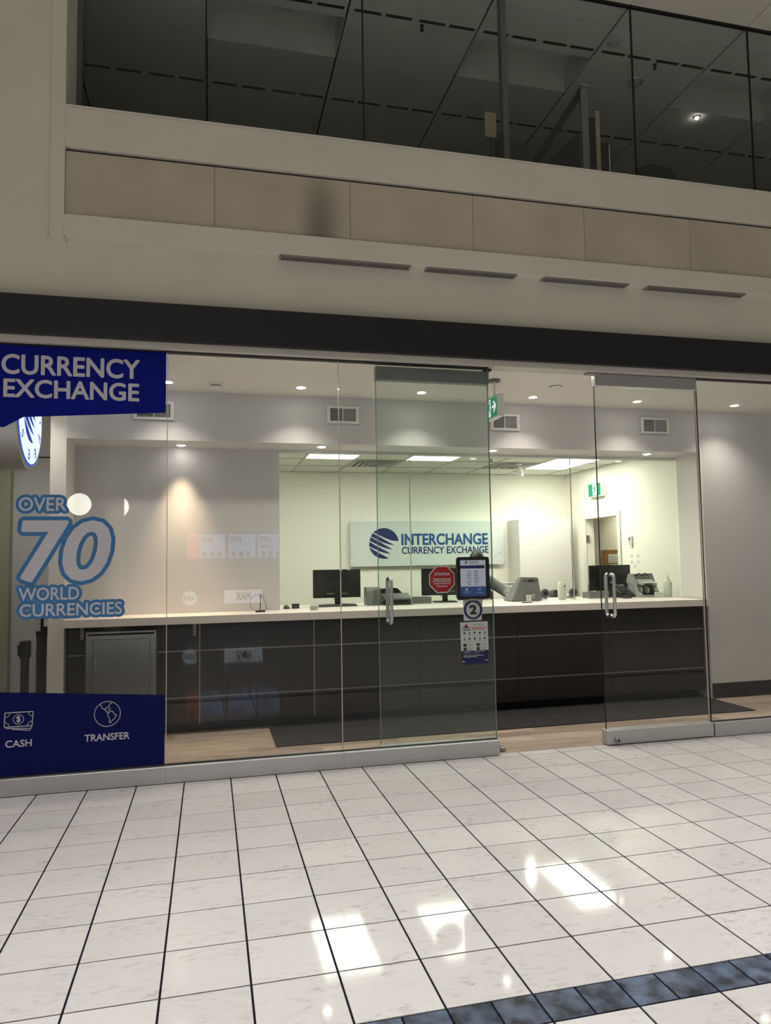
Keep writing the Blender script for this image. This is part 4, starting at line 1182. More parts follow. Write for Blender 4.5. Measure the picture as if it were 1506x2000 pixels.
# banknote counter turned away (grey wedge)
bc = thing('banknote_counter', 'grey slanted banknote counter beside the seated person', 'banknote counter', (4.43, 2.125, ZT))
bm = bmesh.new()
V_ = [(-0.20, -0.10), (0.155, -0.10), (0.155, 0.14), (-0.20, 0.14)]
A_ = [bm.verts.new((x_, y_, 0.0005)) for x_, y_ in V_]
B_ = [bm.verts.new(q) for q in ((-0.065, -0.055, 0.255), (0.135, -0.055, 0.250), (0.135, 0.03, 0.250), (-0.065, 0.03, 0.255))]
bm.faces.new(A_[::-1]); bm.faces.new(B_)
for q in range(4): bm.faces.new((A_[q], A_[(q + 1) % 4], B_[(q + 1) % 4], B_[q]))
bmesh.ops.bevel(bm, geom=bm.edges[:], offset=0.008, segments=2, affect='EDGES', clamp_overlap=True)
finish(bm, 'housing', 'greym', bc, True)
nrm_y = lambda z: -0.10 + 0.045 * z / 0.25 - 0.003
box('display_window', 0.01, 0.075, nrm_y(0.2) - 0.002, nrm_y(0.2) + 0.02, 0.205, 0.228, 'ink', bc, 0.003)
box('label_plate', -0.045, -0.005, nrm_y(0.2) - 0.001, nrm_y(0.2) + 0.02, 0.208, 0.224, 'greyp', bc)
box('label_plate', 0.09, 0.118, nrm_y(0.2) - 0.001, nrm_y(0.2) + 0.02, 0.208, 0.224, 'greyp', bc)
box('power_socket', 0.03, 0.07, nrm_y(0.05) - 0.008, nrm_y(0.05) + 0.02, 0.02, 0.075, 'greyl', bc, 0.003)
cd = thing('white_card', 'small white card propped against the slanted banknote counter', 'card', (4.415, 2.000, ZT), 0.05)
box('sheet', -0.030, 0.030, -0.002, 0.002, 0.0005, 0.068, 'white', cd)
box('print_line', -0.015, 0.012, -0.0032, -0.002, 0.036, 0.042, 'greyink', cd)
pr = thing('laser_printer', 'white printer on the low cabinet behind the seated person', 'printer', (4.98, 3.65, 0.955))
box('body', -0.13, 0.13, -0.06, 0.13, 0.0005, 0.20, 'white', pr, 0.01, 2)
box('output_slot', -0.11, 0.11, -0.064, -0.055, 0.11, 0.155, 'gasket', pr)
box('lid', -0.125, 0.125, -0.055, 0.125, 0.201, 0.225, 'greyl', pr, 0.006, 2)
box('button_panel', 0.03, 0.10, -0.063, -0.058, 0.17, 0.185, 'greyp', pr)


lc_ = thing('low_cabinet', 'low white office cabinet carrying the white printer', 'cabinet')
box('body', 4.78, 5.30, 3.50, 3.95, 0.05, 0.93, 'wallw', lc_, 0.003)
box('top', 4.77, 5.31, 3.48, 3.96, 0.931, 0.955, 'greyl', lc_, 0.002)
box('plinth', 4.80, 5.28, 3.53, 3.95, 0, 0.05, 'greyp', lc_)
for a_ in (4.785, 5.042):
    dd_ = box('door', a_, a_ + 0.252, 3.484, 3.499, 0.06, 0.925, 'wallw', lc_, 0.002)
    tube('handle', [(a_ + 0.126, 3.482, 0.84), (a_ + 0.126, 3.468, 0.845), (a_ + 0.126, 3.468, 0.895), (a_ + 0.126, 3.482, 0.90)], 0.004, 'alu', dd_, 8)


def tape(x, y, label, rad=0.05):
    t = thing('tape_dispenser', label, 'tape dispenser', (x, y, ZT), group='tape dispensers')
    bm = bmesh.new(); bm_poly(bm, [(-0.085, 0.0005), (0.075, 0.0005), (0.075, 0.035), (0.03, 0.05), (-0.03, 0.03), (-0.07, 0.055), (-0.09, 0.05)], (0, 0.022, 0), UX, VZ, 0.044); finish(bm, 'stand', 'white', t)
    lathe('tape_roll', [(rad * 0.5, -0.014), (rad, -0.014), (rad, 0.014), (rad * 0.5, 0.014), (rad * 0.5, -0.014)], (0.035, 0, rad + 0.012), 'greyp', t, 24, 'Y')
    lathe('hub', [(rad * 0.48, -0.026), (rad * 0.48, 0.026)], (0.035, 0, rad + 0.012), 'blackm', t, 18, 'Y')
    box('cutter', -0.096, -0.086, -0.014, 0.014, 0.045, 0.058, 'alu', t)


tape(4.735, 2.34, 'tape dispenser between the slanted banknote counter and the pump bottle')
tape(5.085, 2.34, 'tape dispenser between the pump bottle and the grey tray')


def pump(x, y, label, s=1.0):
    t = thing('pump_bottle', label, 'pump bottle', (x, y, ZT), group='sanitizer pump bottles')
    b_ = lathe('bottle', [(0.0, 0.0005), (0.040, 0.0005), (0.044, 0.006), (0.044, 0.165), (0.038, 0.185), (0.018, 0.200), (0.015, 0.205), (0.015, 0.212), (0.0, 0.213)], (0, 0, 0), 'bottle', t, 26)
    lathe('collar', [(0.019, 0.205), (0.019, 0.228), (0.008, 0.232), (0.006, 0.250), (0.0, 0.251)], (0, 0, 0), 'white', t, 18)
    tube('spout', [(0.0, 0.0, 0.246), (0.0, 0.0, 0.264), (0.0, -0.012, 0.270), (0.0, -0.042, 0.266)], [0.006, 0.008, 0.007, 0.005], 'white', t, 10)
    tube('dip_tube', [(0.0, 0.0, 0.204), (0.004, 0.003, 0.02)], 0.003, 'greyl', b_, 6)
    frame_ = [(0.0443 * math.cos(a), 0.0443 * math.sin(a)) for a in (-1.35, -1.15, -0.95, -0.75, -0.55)]
    for z0, z1, mm in ((0.135, 0.155, 'ink'), (0.105, 0.118, 'greyink'), (0.050, 0.058, 'halo')):
        me = bpy.data.meshes.new('label_print')
        me.from_pydata([(a, c, z0) for a, c in frame_] + [(a, c, z1) for a, c in frame_], [], [(q, q + 1, q + 6, q + 5) for q in range(4)])
        link('label_print', me, mm, b_)
    return t


pump(4.885, 2.16, 'clear pump bottle standing mid-counter right of the slanted banknote counter')
pump(6.132, 2.03, 'white pump bottle at the jamb end of the worktop')

ph = thing('desk_phone', 'black corded desk telephone beside the big banknote counter', 'telephone', (5.662, 2.215, ZT), 0.24)
bm = bmesh.new(); bm_poly(bm, [(-0.10, 0.0005), (0.10, 0.0005), (0.10, 0.11), (0.07, 0.125), (-0.10, 0.025)], (0.10, 0, 0), (0, 1, 0), VZ, 0.20); finish(bm, 'base', 'blackp', ph)
sl = (0.10) / 0.17
for r_ in range(4):
    for c_ in range(3):
        yy = -0.075 + 0.030 * r_
        zz = 0.025 + (yy + 0.10) * sl + 0.004
        box('key', -0.02 + 0.030 * c_, 0.0 + 0.030 * c_, yy, yy + 0.018, zz, zz + 0.010, 'greyp', ph, 0.002)
box('display', -0.015, 0.085, 0.050, 0.066, 0.122, 0.142, 'greyl', ph, 0.003)
tube('handset', [(-0.068, -0.095, 0.045), (-0.068, -0.085, 0.075), (-0.068, -0.03, 0.115), (-0.068, 0.035, 0.148), (-0.068, 0.085, 0.158), (-0.068, 0.10, 0.135)], [0.022, 0.024, 0.016, 0.016, 0.024, 0.022], 'blackm', ph, 12)

b2 = thing('banknote_counter', 'large grey and white banknote counter near the jamb end', 'banknote counter', (5.935, 2.18, ZT))
prof = [(-0.12, 0.0005), (0.14, 0.0005), (0.14, 0.19), (0.10, 0.262), (0.06, 0.262), (-0.05, 0.06), (-0.12, 0.03)]
bm = bmesh.new(); bm_poly(bm, prof, (0.145, 0, 0), (0, 1, 0), VZ, 0.05); finish(bm, 'side_panel', 'greym', b2)
bm = bmesh.new(); bm_poly(bm, prof, (-0.10, 0, 0), (0, 1, 0), VZ, 0.045); finish(bm, 'side_panel', 'greyl', b2)
box('rear_body', -0.10, 0.097, 0.04, 0.135, 0.0005, 0.235, 'greym', b2, 0.006)
box('stacker_floor', -0.10, 0.096, -0.115, 0.04, 0.0005, 0.022, 'greyl', b2, 0.004)
bm = bmesh.new(); bm_poly(bm, [(-0.10, 0.135), (0.04, 0.155), (0.06, 0.19), (0.02, 0.20), (-0.10, 0.155)], (0.097, 0, 0), (0, 1, 0), VZ, 0.195); finish(bm, 'display_hood', 'greyl', b2)
box('display', -0.07, 0.03, -0.104, -0.098, 0.139, 0.153, 'ink', b2)
box('hopper', -0.075, 0.085, 0.05, 0.125, 0.237, 0.256, 'blackm', b2, 0.004)
for q in range(2): box('hopper_guide', -0.055 + 0.075 * q, -0.015 + 0.075 * q, 0.045, 0.055, 0.20, 0.268, 'greyp', b2)
lathe('stacker_wheel', [(0.012, -0.07), (0.040, -0.07), (0.040, -0.045), (0.012, -0.045)], (0.0, 0.01, 0.075), 'white', b2, 14, 'X')
lathe('stacker_wheel', [(0.012, 0.02), (0.040, 0.02), (0.040, 0.045), (0.012, 0.045)], (0.0, 0.01, 0.075), 'white', b2, 14, 'X')
box('serial_label', 0.1452, 0.1462, 0.03, 0.10, 0.08, 0.13, 'white', b2)
box('serial_label', 0.100, 0.142, -0.0485, -0.046, 0.06, 0.10, 'white', b2)
pc = thing('card_holder', 'small white printed card standing at the jamb end', 'card', (5.985, 1.985, ZT))
bm = bmesh.new(); bm_poly(bm, [(-0.012, 0.0005), (0.022, 0.0005), (0.022, 0.006), (-0.004, 0.008), (0.008, 0.058), (0.004, 0.058)], (0.055, 0, 0), (0, 1, 0), VZ, 0.11); finish(bm, 'stand', 'white', pc)
flat('print_line', [rect(-0.03, 0.03, 0.034, 0.038)], (0, -0.0045, 0.001), 'greyink', pc, thick=-0.001)
for k, (x_, y_, w_, d_, lb) in enumerate(((1.66, 1.63, 0.10, 0.05, 'pale paper slip beside the first microphone'), (5.78, 1.93, 0.22, 0.06, 'pale paper slip under the desk telephone'))):
    pass
pen = thing('pen', 'dark pen lying on the worktop before the slanted banknote counter', 'pen', (4.27, 1.72, ZT))
tube('barrel', [(-0.06, 0, 0.006), (0.05, 0.004, 0.006)], 0.005, 'blackm', pen, 8)
tube('nib', [(0.05, 0.004, 0.006), (0.066, 0.0045, 0.0055)], [0.0045, 0.001], 'alu', pen, 8)


# ================================================================ OFFICE CHAIRS
def office_chair(x, y, rz, seat, label):
    t = thing('office_chair', label, 'office chair', (x, y, 0), rz, 'office chairs')
    bm = bmesh.new(); bm_poly(bm, rrect(-0.24, 0.24, -0.23, 0.23, 0.08), (0, 0, seat), (1, 0, 0), (0, 1, 0), 0.075); finish(bm, 'seat', 'chairf', t)
    bm = bmesh.new()
    rows_ = []
    for zz, ww, yo in ((0.12, 0.17, 0.25), (0.20, 0.215, 0.262), (0.34, 0.225, 0.275), (0.46, 0.21, 0.29), (0.55, 0.165, 0.30), (0.585, 0.09, 0.305)):
        rows_.append((zz, ww, yo))
    for side in (0, 0.05):
        pass
    grid = []
    for zz, ww, yo in rows_:
        grid.append([(bm.verts.new((ww * (q / 4 - 1), yo - 0.05 * (1 - (q / 4 - 1) ** 2) * -0.6, seat + zz)), bm.verts.new((ww * (q / 4 - 1), yo + 0.05, seat + zz))) for q in range(9)])
    for a, b_ in zip(grid, grid[1:]):
        for q in range(8):
            bm.faces.new((a[q][0], a[q + 1][0], b_[q + 1][0], b_[q][0])); bm.faces.new((a[q][1], b_[q][1], b_[q + 1][1], a[q + 1][1]))
        bm.faces.new((a[0][0], b_[0][0], b_[0][1], a[0][1])); bm.faces.new((a[8][0], a[8][1], b_[8][1], b_[8][0]))
    for g in (grid[0], grid[-1]):
        for q in range(8): bm.faces.new((g[q][0], g[q][1], g[q + 1][1], g[q + 1][0]))
    finish(bm, 'backrest', 'chairf', t, True)
    tube('back_bar', [(0, 0.15, seat - 0.06), (0, 0.30, seat - 0.05), (0, 0.345, seat + 0.05), (0, 0.36, seat + 0.30)], 0.02, 'blackm', t, 10)
    lathe('gas_column', [(0.028, 0.10), (0.028, 0.30), (0.018, 0.30), (0.018, seat - 0.07)], (0, 0, 0), 'greyp', t, 14)
    lathe('foot_ring', [(0.20, 0.235), (0.22, 0.235), (0.22, 0.26), (0.20, 0.26), (0.20, 0.235)], (0, 0, 0), 'alu', t, 28)
    for k in range(5):
        a = 2 * PI * k / 5
        lg = tube('leg', [(0, 0, 0.11), (0.28 * math.cos(a), 0.28 * math.sin(a), 0.075)], [0.03, 0.016], 'blackm', t, 8)
        lathe('caster', [(0.0, -0.02), (0.026, -0.018), (0.026, 0.018), (0.0, 0.02)], (0.28 * math.cos(a), 0.28 * math.sin(a), 0.0265), 'blackp', lg, 12, 'X')


office_chair(4.24, 3.05, -0.25, 0.62, 'dark grey office chair with the seated person')
office_chair(5.62, 3.10, 0.9, 0.50, 'empty dark office chair behind the monitor by the closed door')

# ================================================================ PERSON seated behind the tablet
pe = thing('person', 'person in a grey hooded top seated behind the counter, looking down', 'person', (4.16, 2.95, 0), 0.0)


def skin_mesh(name, verts, edges, radii, root, material, parent, sub=2, smooth=True):
    me = bpy.data.meshes.new(name)
    me.from_pydata(verts, edges, [])
    ob = bpy.data.objects.new(name, me)
    COL.objects.link(ob)
    sk = ob.modifiers.new('skin', 'SKIN')
    sk.use_smooth_shade = True
    ss = ob.modifiers.new('sub', 'SUBSURF'); ss.levels = sub; ss.render_levels = sub
    for i, r_ in enumerate(radii):
        rr_ = r_ if isinstance(r_, tuple) else (r_, r_)
        me.skin_vertices[0].data[i].radius = rr_
        me.skin_vertices[0].data[i].use_root = (i == root)
    bpy.context.view_layer.update()
    dg = bpy.context.evaluated_depsgraph_get()
    out = bpy.data.meshes.new_from_object(ob.evaluated_get(dg))
    bpy.data.objects.remove(ob)
    return out


# joints in the person's own frame: facing -y (towards the customers)
PV = [(0, 0.02, 0.70), (0, 0.02, 0.82), (0, 0.0, 1.00), (0, -0.03, 1.17), (0, -0.05, 1.27), (0, -0.075, 1.335),   # 0-5 spine, neck
      (-0.17, -0.03, 1.205), (-0.235, -0.14, 1.05), (-0.115, -0.40, 1.080), (-0.095, -0.455, 1.072),      # 6-9 arm
      (0.19, -0.03, 1.225), (0.335, -0.22, 1.085), (0.235, -0.455, 1.082), (0.212, -0.505, 1.074),          # 10-13 arm
      (-0.10, -0.02, 0.71), (-0.13, -0.40, 0.70), (-0.13, -0.42, 0.32), (-0.13, -0.53, 0.27),            # 14-17 leg
      (0.10, -0.02, 0.71), (0.13, -0.40, 0.70), (0.13, -0.42, 0.32), (0.13, -0.53, 0.27)]                # 18-21 leg
PE = [(0, 1), (1, 2), (2, 3), (3, 4), (4, 5), (3, 6), (6, 7), (7, 8), (8, 9), (3, 10), (10, 11), (11, 12), (12, 13), (0, 14), (14, 15), (15, 16), (16, 17), (0, 18), (18, 19), (19, 20), (20, 21)]
PRr = [(0.15, 0.11), (0.135, 0.10), (0.15, 0.105), (0.13, 0.095), 0.052, 0.050, 0.055, 0.042, 0.027, 0.030, 0.055, 0.042, 0.027, 0.030, 0.085, 0.06, 0.045, 0.04, 0.085, 0.06, 0.045, 0.04]
# palms and fingers
fin = list(PV); fe = list(PE); fr = list(PRr)
for side, wr in ((-1, 9), (1, 13)):
    bx, by, bz = PV[wr]
    fin.append((bx - side * 0.012, by - 0.050, bz - 0.010)); fr.append((0.036, 0.014)); pal = len(fin) - 1; fe.append((wr, pal))
    for q in range(4):
        off = (q - 1.5) * 0.020
        ln_ = (0.058, 0.070, 0.066, 0.050)[q]
        p0 = (bx - side * 0.012 + off, by - 0.072, bz - 0.010)
        p1 = (p0[0] - side * 0.006, p0[1] - ln_ * 0.55, bz - 0.008)
        p2 = (p1[0] - side * 0.006, p1[1] - ln_ * 0.45, bz - 0.026)
        n0 = len(fin)
        fin += [p0, p1, p2]; fr += [0.0095, 0.0085, 0.007]; fe += [(pal, n0), (n0, n0 + 1), (n0 + 1, n0 + 2)]
    n0 = len(fin)
    fin += [(bx - side * 0.048, by - 0.045, bz - 0.016), (bx - side * 0.060, by - 0.078, bz - 0.024)]; fr += [0.011, 0.0085]; fe += [(wr, n0), (n0, n0 + 1)]
body = skin_mesh('body', fin, fe, fr, 0, 'skin', pe)
bm = bmesh.new(); bm.from_mesh(body)
# head: skull, jaw, nose, ears, tilted down
HM = Matrix.Translation((0, -0.10, 1.452)) @ Matrix.Rotation(math.radians(24), 4, 'X')
def blob(mtx, u_=24, v_=16): return bmesh.ops.create_uvsphere(bm, u_segments=u_, v_segments=v_, radius=1, matrix=HM @ mtx)
def TS(x_, y_, z_, a, b_, c): return Matrix.Translation((x_, y_, z_)) @ Matrix.Diagonal((a, b_, c, 1))
blob(TS(0, 0.012, 0.020, 0.076, 0.095, 0.098)); blob(TS(0, -0.020, -0.045, 0.058, 0.068, 0.072)); blob(TS(0, -0.092, -0.022, 0.013, 0.020, 0.026), 10, 8); blob(TS(0, -0.062, -0.098, 0.026, 0.024, 0.018), 12, 8)
for s in (-1, 1): blob(TS(s * 0.078, 0.01, -0.012, 0.010, 0.020, 0.032), 10, 8)
bmesh.ops.recalc_face_normals(bm, faces=bm.faces)
bm.to_mesh(body); bm.free()
pb_ = link('body', body, 'skin', pe, True)


def head_part(name, items, material):
    global bm
    bm = bmesh.new()
    for it in items: blob(TS(*it), 14, 10)
    return finish(bm, name, material, pe, True)


head_part('eye', [(-0.030, -0.078, 0.004, 0.012, 0.010, 0.008)], 'white'); head_part('eye', [(0.030, -0.078, 0.004, 0.012, 0.010, 0.008)], 'white')
head_part('brow', [(-0.031, -0.083, 0.026, 0.019, 0.006, 0.004)], 'hair'); head_part('brow', [(0.031, -0.083, 0.026, 0.019, 0.006, 0.004)], 'hair')
head_part('mouth', [(0, -0.081, -0.068, 0.022, 0.008, 0.006)], 'redink')
bm = bmesh.new()
blob(TS(0, 0.022, 0.036, 0.086, 0.102, 0.104), 32, 22)
bmesh.ops.bisect_plane(bm, geom=bm.verts[:] + bm.edges[:] + bm.faces[:], plane_co=HM @ Vector((0, -0.04, 0.03)), plane_no=HM.to_3x3() @ Vector((0, -0.75, -0.66)), clear_outer=True)
for v in bm.verts:
    q = HM.inverted() @ v.co
    d_ = 1 + 0.035 * math.sin(q.x * 190) * math.sin(q.y * 90 + 2 * q.z * 60)
    v.co = HM @ Vector((q.x * d_, (q.y - 0.02) * d_ + 0.02, q.z * d_))
finish(bm, 'hair', 'hair', pe, True)
# hooded top and trousers over the body
HV = [PV[i] for i in range(0, 5)] + [PV[6], PV[7], (-0.135, -0.36, 1.080)] + [PV[10], PV[11], (0.252, -0.41, 1.083)]
HE = [(0, 1), (1, 2), (2, 3), (3, 4), (3, 5), (5, 6), (6, 7), (3, 8), (8, 9), (9, 10)]
HR = [(0.175, 0.135), (0.165, 0.125), (0.175, 0.13), (0.155, 0.12), (0.085, 0.085), 0.078, 0.062, 0.045, 0.078, 0.062, 0.045]
link('hooded_top', skin_mesh('hooded_top', HV, HE, HR, 0, None, None), 'hoodie', pe, True)
bm = bmesh.new()
bmesh.ops.create_uvsphere(bm, u_segments=20, v_segments=12, radius=1, matrix=Matrix.Translation((0, 0.06, 1.262)) @ Matrix.Diagonal((0.115, 0.075, 0.06, 1)))
finish(bm, 'hood', 'hoodie', pe, True)
for s in (-1, 1):
    w0 = HV[7] if s < 0 else HV[10]
    tube('cuff', [(w0[0], w0[1] + 0.005, w0[2]), (w0[0] - s * 0.010, w0[1] - 0.035, w0[2] - 0.002)], [0.040, 0.036], 'hoodie', pe, 14)
TV = [PV[0], PV[14], PV[15], PV[16], PV[18], PV[19], PV[20]]
link('trousers', skin_mesh('trousers', TV, [(0, 1), (1, 2), (2, 3), (0, 4), (4, 5), (5, 6)], [(0.17, 0.125), 0.105, 0.08, 0.065, 0.105, 0.08, 0.065], 0, None, None), 'trouser', pe, True)
for s in (-1, 1):
    bm = bmesh.new(); bmesh.ops.create_uvsphere(bm, u_segments=16, v_segments=10, radius=1, matrix=Matrix.Translation((s * 0.13, -0.50, 0.285)) @ Matrix.Diagonal((0.05, 0.13, 0.045, 1)))
    finish(bm, 'shoe', 'blackm', pe, True)

# ================================================================ UPPER STOREY THINGS
tg = thing('hanging_tag', 'tan card sign on a thin stand behind the upper glass', 'card sign')
box('card', 3.470, 3.575, 0.57, 0.575, 5.225, 5.455, 'tan', tg)
tube('stand', [(3.525, 0.58, 4.16), (3.525, 0.58, 5.26)], 0.004, 'blackm', tg, 6)
lathe('foot', [(0.0, 4.151), (0.09, 4.151), (0.09, 4.16), (0.0, 4.165)], (3.525, 0.58, 0), 'blackm', tg, 18)
ps = thing('desk_screen', 'tall glazed desk screen with a sloped top behind the upper glass', 'desk screen')
box('post', 4.475, 4.545, 0.66, 0.70, 5.0505, 5.905, 'greym', ps)
box('cap', 4.470, 4.560, 0.65, 0.71, 5.906, 5.918, 'greyl', ps)
bm = bmesh.new(); bm_poly(bm, [(3.92, 5.052), (4.47, 5.89), (4.47, 5.78), (4.00, 5.052)], (0, 0.68, 0), UX, VZ, 0.03); finish(bm, 'sloped_rail', 'blackm', ps)
bm = bmesh.new(); bm_poly(bm, [(4.05, 5.052), (4.46, 5.48), (4.46, 5.052)], (0, 0.69, 0), UX, VZ, 0.01); finish(bm, 'lower_panel', 'blackm', ps)
po = thing('pale_post', 'slim pale upright post behind the upper glass', 'post')
box('shaft', 4.618, 4.660, 0.66, 0.72, 5.0505, 5.665, 'tan', po, 0.002)
box('dark_side', 4.560, 4.617, 0.67, 0.72, 5.0505, 5.62, 'blackm', po)
box('cap', 4.616, 4.662, 0.658, 0.722, 5.666, 5.676, 'greyl', po)
mo = thing('desk_monitor', 'dark desk monitor back behind the upper glass', 'monitor')
bm = bmesh.new(); bm_poly(bm, [(3.66, 5.12), (3.66, 5.42), (3.98, 5.30), (3.98, 5.08)], (0, 0.80, 0), UX, VZ, -0.03); finish(bm, 'display_housing', 'blackp', mo)
box('neck', 3.80, 3.86, 0.84, 0.88, 5.06, 5.2, 'blackm', mo)
box('foot', 3.72, 3.94, 0.76, 0.96, 5.0505, 5.06, 'blackm', mo)
dk = thing('office_desk', 'pale topped office desk just behind the upper glass', 'desk')
box('worksurface', 3.62, 5.02, 0.62, 1.40, 5.02, 5.05, 'tan', dk, 0.002)
for xx in (3.65, 4.95): box('leg', xx, xx + 0.04, 1.30, 1.34, 4.151, 5.02, 'greym', dk)
for xx in (3.65, 4.95): box('leg', xx, xx + 0.04, 0.66, 0.70, 4.151, 5.02, 'greym', dk)
fc = thing('folder', 'dark upright folder with a white edge on the upper desk', 'folder')
box('cover', 4.70, 4.80, 0.75, 0.95, 5.0505, 5.44, 'blackm', fc)
box('page_edge', 4.801, 4.812, 0.75, 0.94, 5.0505, 5.42, 'white', fc)
uc = thing('upper_chair', 'black rounded chair back showing above the cream ledge', 'chair', (5.43, 0.95, 4.1505))
bm = bmesh.new()
pts = [(-0.24, 0.75), (-0.245, 1.05), (-0.20, 1.17), (-0.10, 1.225), (0.02, 1.23), (0.13, 1.21), (0.21, 1.14), (0.235, 1.02), (0.235, 0.75)]
bm_poly(bm, pts, (0, 0.0, 0), UX, VZ, -0.06)
finish(bm, 'backrest', 'blackm', uc)
bm = bmesh.new(); bm_poly(bm, rrect(-0.24, 0.24, 0.06, 0.50, 0.08), (0, 0, 0.72), (1, 0, 0), (0, 1, 0), 0.07); finish(bm, 'seat', 'blackm', uc)
tube('stem', [(0, 0.25, 0.02), (0, 0.25, 0.66)], 0.025, 'greyp', uc)
lathe('base', [(0.0, 0.0), (0.26, 0.0), (0.24, 0.02), (0.03, 0.05), (0.0, 0.05)], (0, 0.25, 0), 'blackm', uc, 20)
tube('armrest', [(0.20, 0.06, 0.80), (0.29, 0.08, 0.85), (0.29, 0.20, 0.92), (0.28, 0.36, 0.92)], 0.018, 'blackm', uc)
for x_, y_, lb in ((1.70, 1.30, 'unlit round downlight in the first ceiling coffer of the upper storey'), (5.51, 1.33, 'unlit round downlight in the flat ceiling of the upper storey')):
    zz = ZC + 0.30 if x_ < 3 else ZC
    t = thing('upper_downlight', lb, 'ceiling light', (x_ if x_ > 3 else 1.80, y_ if x_ > 3 else 1.45, zz), group='unlit downlights of the upper storey')
    lathe('reflector', [(0.085, -0.001), (0.080, -0.010), (0.066, -0.012)], (0, 0, 0), 'alu', t, 24)
    lathe('lens', [(0.0, -0.016), (0.05, -0.015), (0.066, -0.011)], (0, 0, 0), 'deadlens', t, 24)
ls = thing('glass_highlight', 'small added glow in the upper ceiling, standing for a highlight mirrored in the glass', 'ceiling light', (6.56, 1.72, ZC))  # added glowing piece, stands for a lamp highlight mirrored in the upper glass
lathe('trim_ring', [(0.03, -0.0005), (0.03, -0.01), (0.022, -0.012)], (0, 0, 0), 'alu', ls, 18)
lathe('lens', [(0.0, -0.03), (0.016, -0.026), (0.022, -0.012)], (0, 0, 0), 'lens', ls, 16)
sdu = thing('smoke_detector', 'pale smoke detector on the upper storey ceiling by a glass joint', 'smoke detector', (4.95, 1.02 - 0.2, ZC))
lathe('base', [(0.062, 0), (0.062, -0.018), (0.048, -0.024), (0.048, -0.045), (0.0, -0.052)], (0, 0, 0), 'greyl', sdu, 20)
for k, (x_, y_, lb) in enumerate(((3.05, 1.04, 'small dark sprinkler in the upper ceiling left of the mullion'), (5.55, 1.04, 'small dark sprinkler in the upper ceiling right of the mullion'))):
    t = thing('sprinkler', lb, 'sprinkler', (x_, y_, ZC), group='sprinklers of the upper storey')
    lathe('head', [(0.022, -0.0005), (0.020, -0.012), (0.008, -0.014), (0.008, -0.045), (0.020, -0.048), (0.0, -0.052)], (0, 0, 0), 'gasket', t, 12)

# ================================================================ MALL SIDE OPPOSITE (seen as reflections in the glass)
def globe(x, y, z, r, label):
    t = thing('globe_lamp', label, 'lamp', (x, y, z - r), group='globe lamps of the mall')
    lathe('globe', [(r * math.sin(PI * k / 16), r - r * math.cos(PI * k / 16)) for k in range(17)], (0, 0, 0), 'globe', t, 32)
    lathe('cap', [(0.06, 2 * r - 0.01), (0.06, 2 * r + 0.03), (0.0, 2 * r + 0.04)], (0, 0, 0), 'alu', t, 18)
    tube('rod', [(0, 0, 2 * r + 0.03), (0, 0, ZC + 0.004 - z + r)], 0.012, 'alu', t, 8)


globe(-1.344, -9.5, 2.683, 0.215, 'glowing white globe lamp hanging in the mall, mirrored whole in the glass')
globe(-0.654, -9.5, 2.635, 0.215, 'glowing white globe lamp half behind a mall post, mirrored as a sliver')
mp_ = thing('mall_post', 'pale square post in the mall before a globe lamp', 'post')
box('shaft', -0.80, -0.478, -9.08, -8.90, 0.0, ZC + 0.003, 'cream', mp_, 0.004)
box('plinth', -0.82, -0.458, -9.10, -8.88, 0.0, 0.12, 'strip', mp_, 0.003)

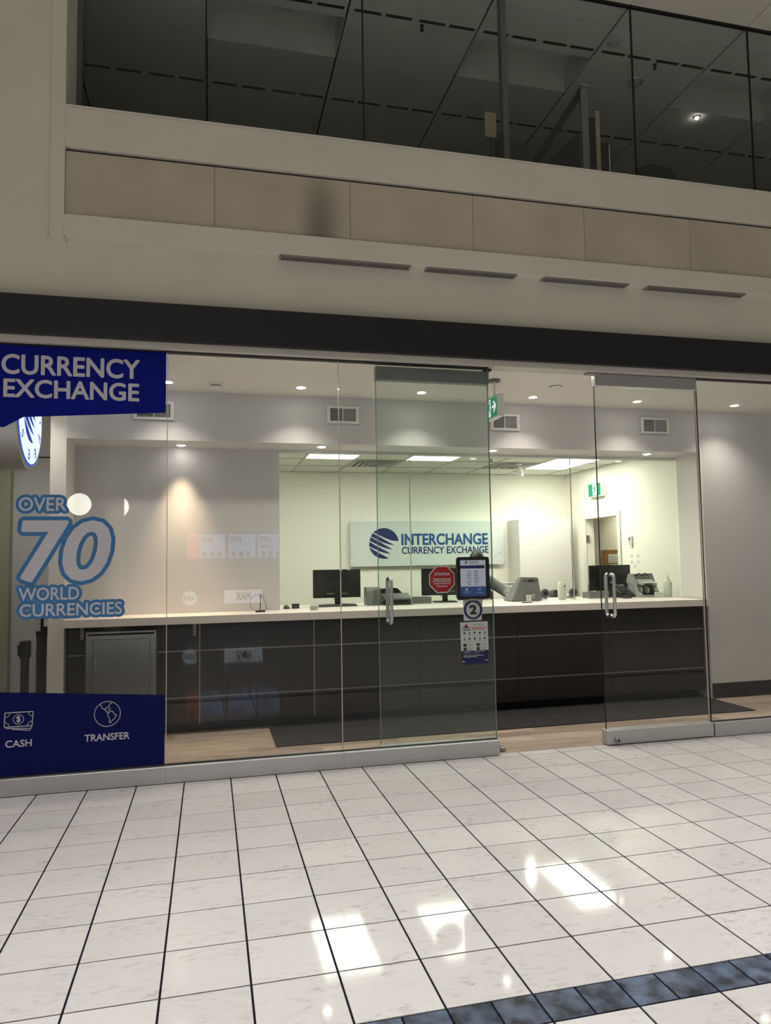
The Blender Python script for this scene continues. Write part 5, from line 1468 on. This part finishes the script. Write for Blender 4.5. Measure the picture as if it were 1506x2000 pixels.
kk = thing('lottery_kiosk', 'lottery counter with white sign boards across the mall', 'kiosk')
box('counter_body', 0.20, 2.80, -12.98, -12.45, 0.0, 0.98, 'blackm', kk, 0.01)
box('counter_top', 0.15, 2.85, -13.0, -12.40, 0.981, 1.02, 'greyl', kk, 0.004)
box('sign_board', 1.44, 2.34, -12.449, -12.440, 0.54, 0.86, 'screenwhite', kk)
lathe('round_board', [(0.0, 0.006), (0.17, 0.006), (0.17, 0.0)], (0.64, -12.448, 0.69), 'screenwhite', kk, 28, 'Y')
ku = (-1, 0, 0)
lettering('lettering', 'MAX', -2.05, -1.72, 0.62, 0.80, 0, 'navy', kk, bold=0.012, u=ku, org=(0, -12.438, 0))
lettering('lettering', '-LINE', -0.76, -0.50, 0.64, 0.74, 0, 'ink', kk, bold=0.008, u=ku, org=(0, -12.438, 0))
for k, (x0, x1, lb, mm) in enumerate(((0.56, 0.84, 'red lit lottery poster panel across the mall', 'screenred'), (0.855, 1.475, 'lit blue lottery screen beside the red poster across the mall', 'screen'), (1.56, 2.22, 'lit blue lottery screen in the middle across the mall', 'screen'), (2.29, 2.80, 'lit blue lottery screen at the far end across the mall', 'screen'))):
    t = thing('menu_screen', lb, 'screen', group='lit lottery screens across the mall')
    box('case', x0 - 0.006, x1 + 0.006, -13.098, -13.05, 1.62, 2.245, 'blackp', t, 0.003)
    box('display', x0, x1, -13.0495, -13.047, 1.634, 2.230, mm, t)
    uo = (0, -13.045, 0)
    if k == 0:
        lettering('lettering', "WHAT'S", -x1 + 0.04, -x0 - 0.04, 2.10, 2.18, 0, 'paper', t, bold=0.004, u=ku, org=uo)
        lettering('lettering', 'YOUR PICK?', -x1 + 0.03, -x0 - 0.03, 2.00, 2.07, 0, 'paper', t, bold=0.004, u=ku, org=uo)
    else:
        lettering('lettering', {1: '6/49', 2: '$55', 3: '6/49'}[k], -x0 - 0.32, -x0 - 0.05, 2.03, 2.17, 0, 'navy', t, bold=0.008, u=ku, org=uo)
        if k == 3: lettering('lettering', 'CLASSIC', -x0 - 0.36, -x0 - 0.05, 1.88, 1.96, 0, 'navy', t, bold=0.005, u=ku, org=uo)
        for q in range(3):
            box('graphic_block', x0 + 0.08 + 0.18 * q, x0 + 0.17 + 0.18 * q, -13.0465, -13.045, 1.66, 1.80, ('navy', 'redink', 'greyp')[q], t)
        box('graphic_bar', x0 + 0.03, x1 - 0.03, -13.0465, -13.045, 1.985, 1.995, 'paper', t)

# ================================================================ re-base: each thing's origin to its own foot
bpy.context.view_layer.update()
for o in [q for q in COL.objects if q.parent is None and 'category' in q and q.get('kind') != 'structure']:
    if o.location.length > 1e-6 or abs(o.rotation_euler.z) > 1e-6:
        continue
    pts = []
    def grab(q):
        if q.type == 'MESH':
            pts.extend(q.matrix_world @ Vector(c) for c in q.bound_box)
        for ch in q.children: grab(ch)
    grab(o)
    if not pts: continue
    base = Vector(((min(p.x for p in pts) + max(p.x for p in pts)) / 2, (min(p.y for p in pts) + max(p.y for p in pts)) / 2, min(p.z for p in pts)))
    o.location = base
    if o.type == 'MESH':
        if o.data.users == 1: o.data.transform(Matrix.Translation(-base))
    for ch in o.children:
        ch.location = ch.location - base
bpy.context.view_layer.update()
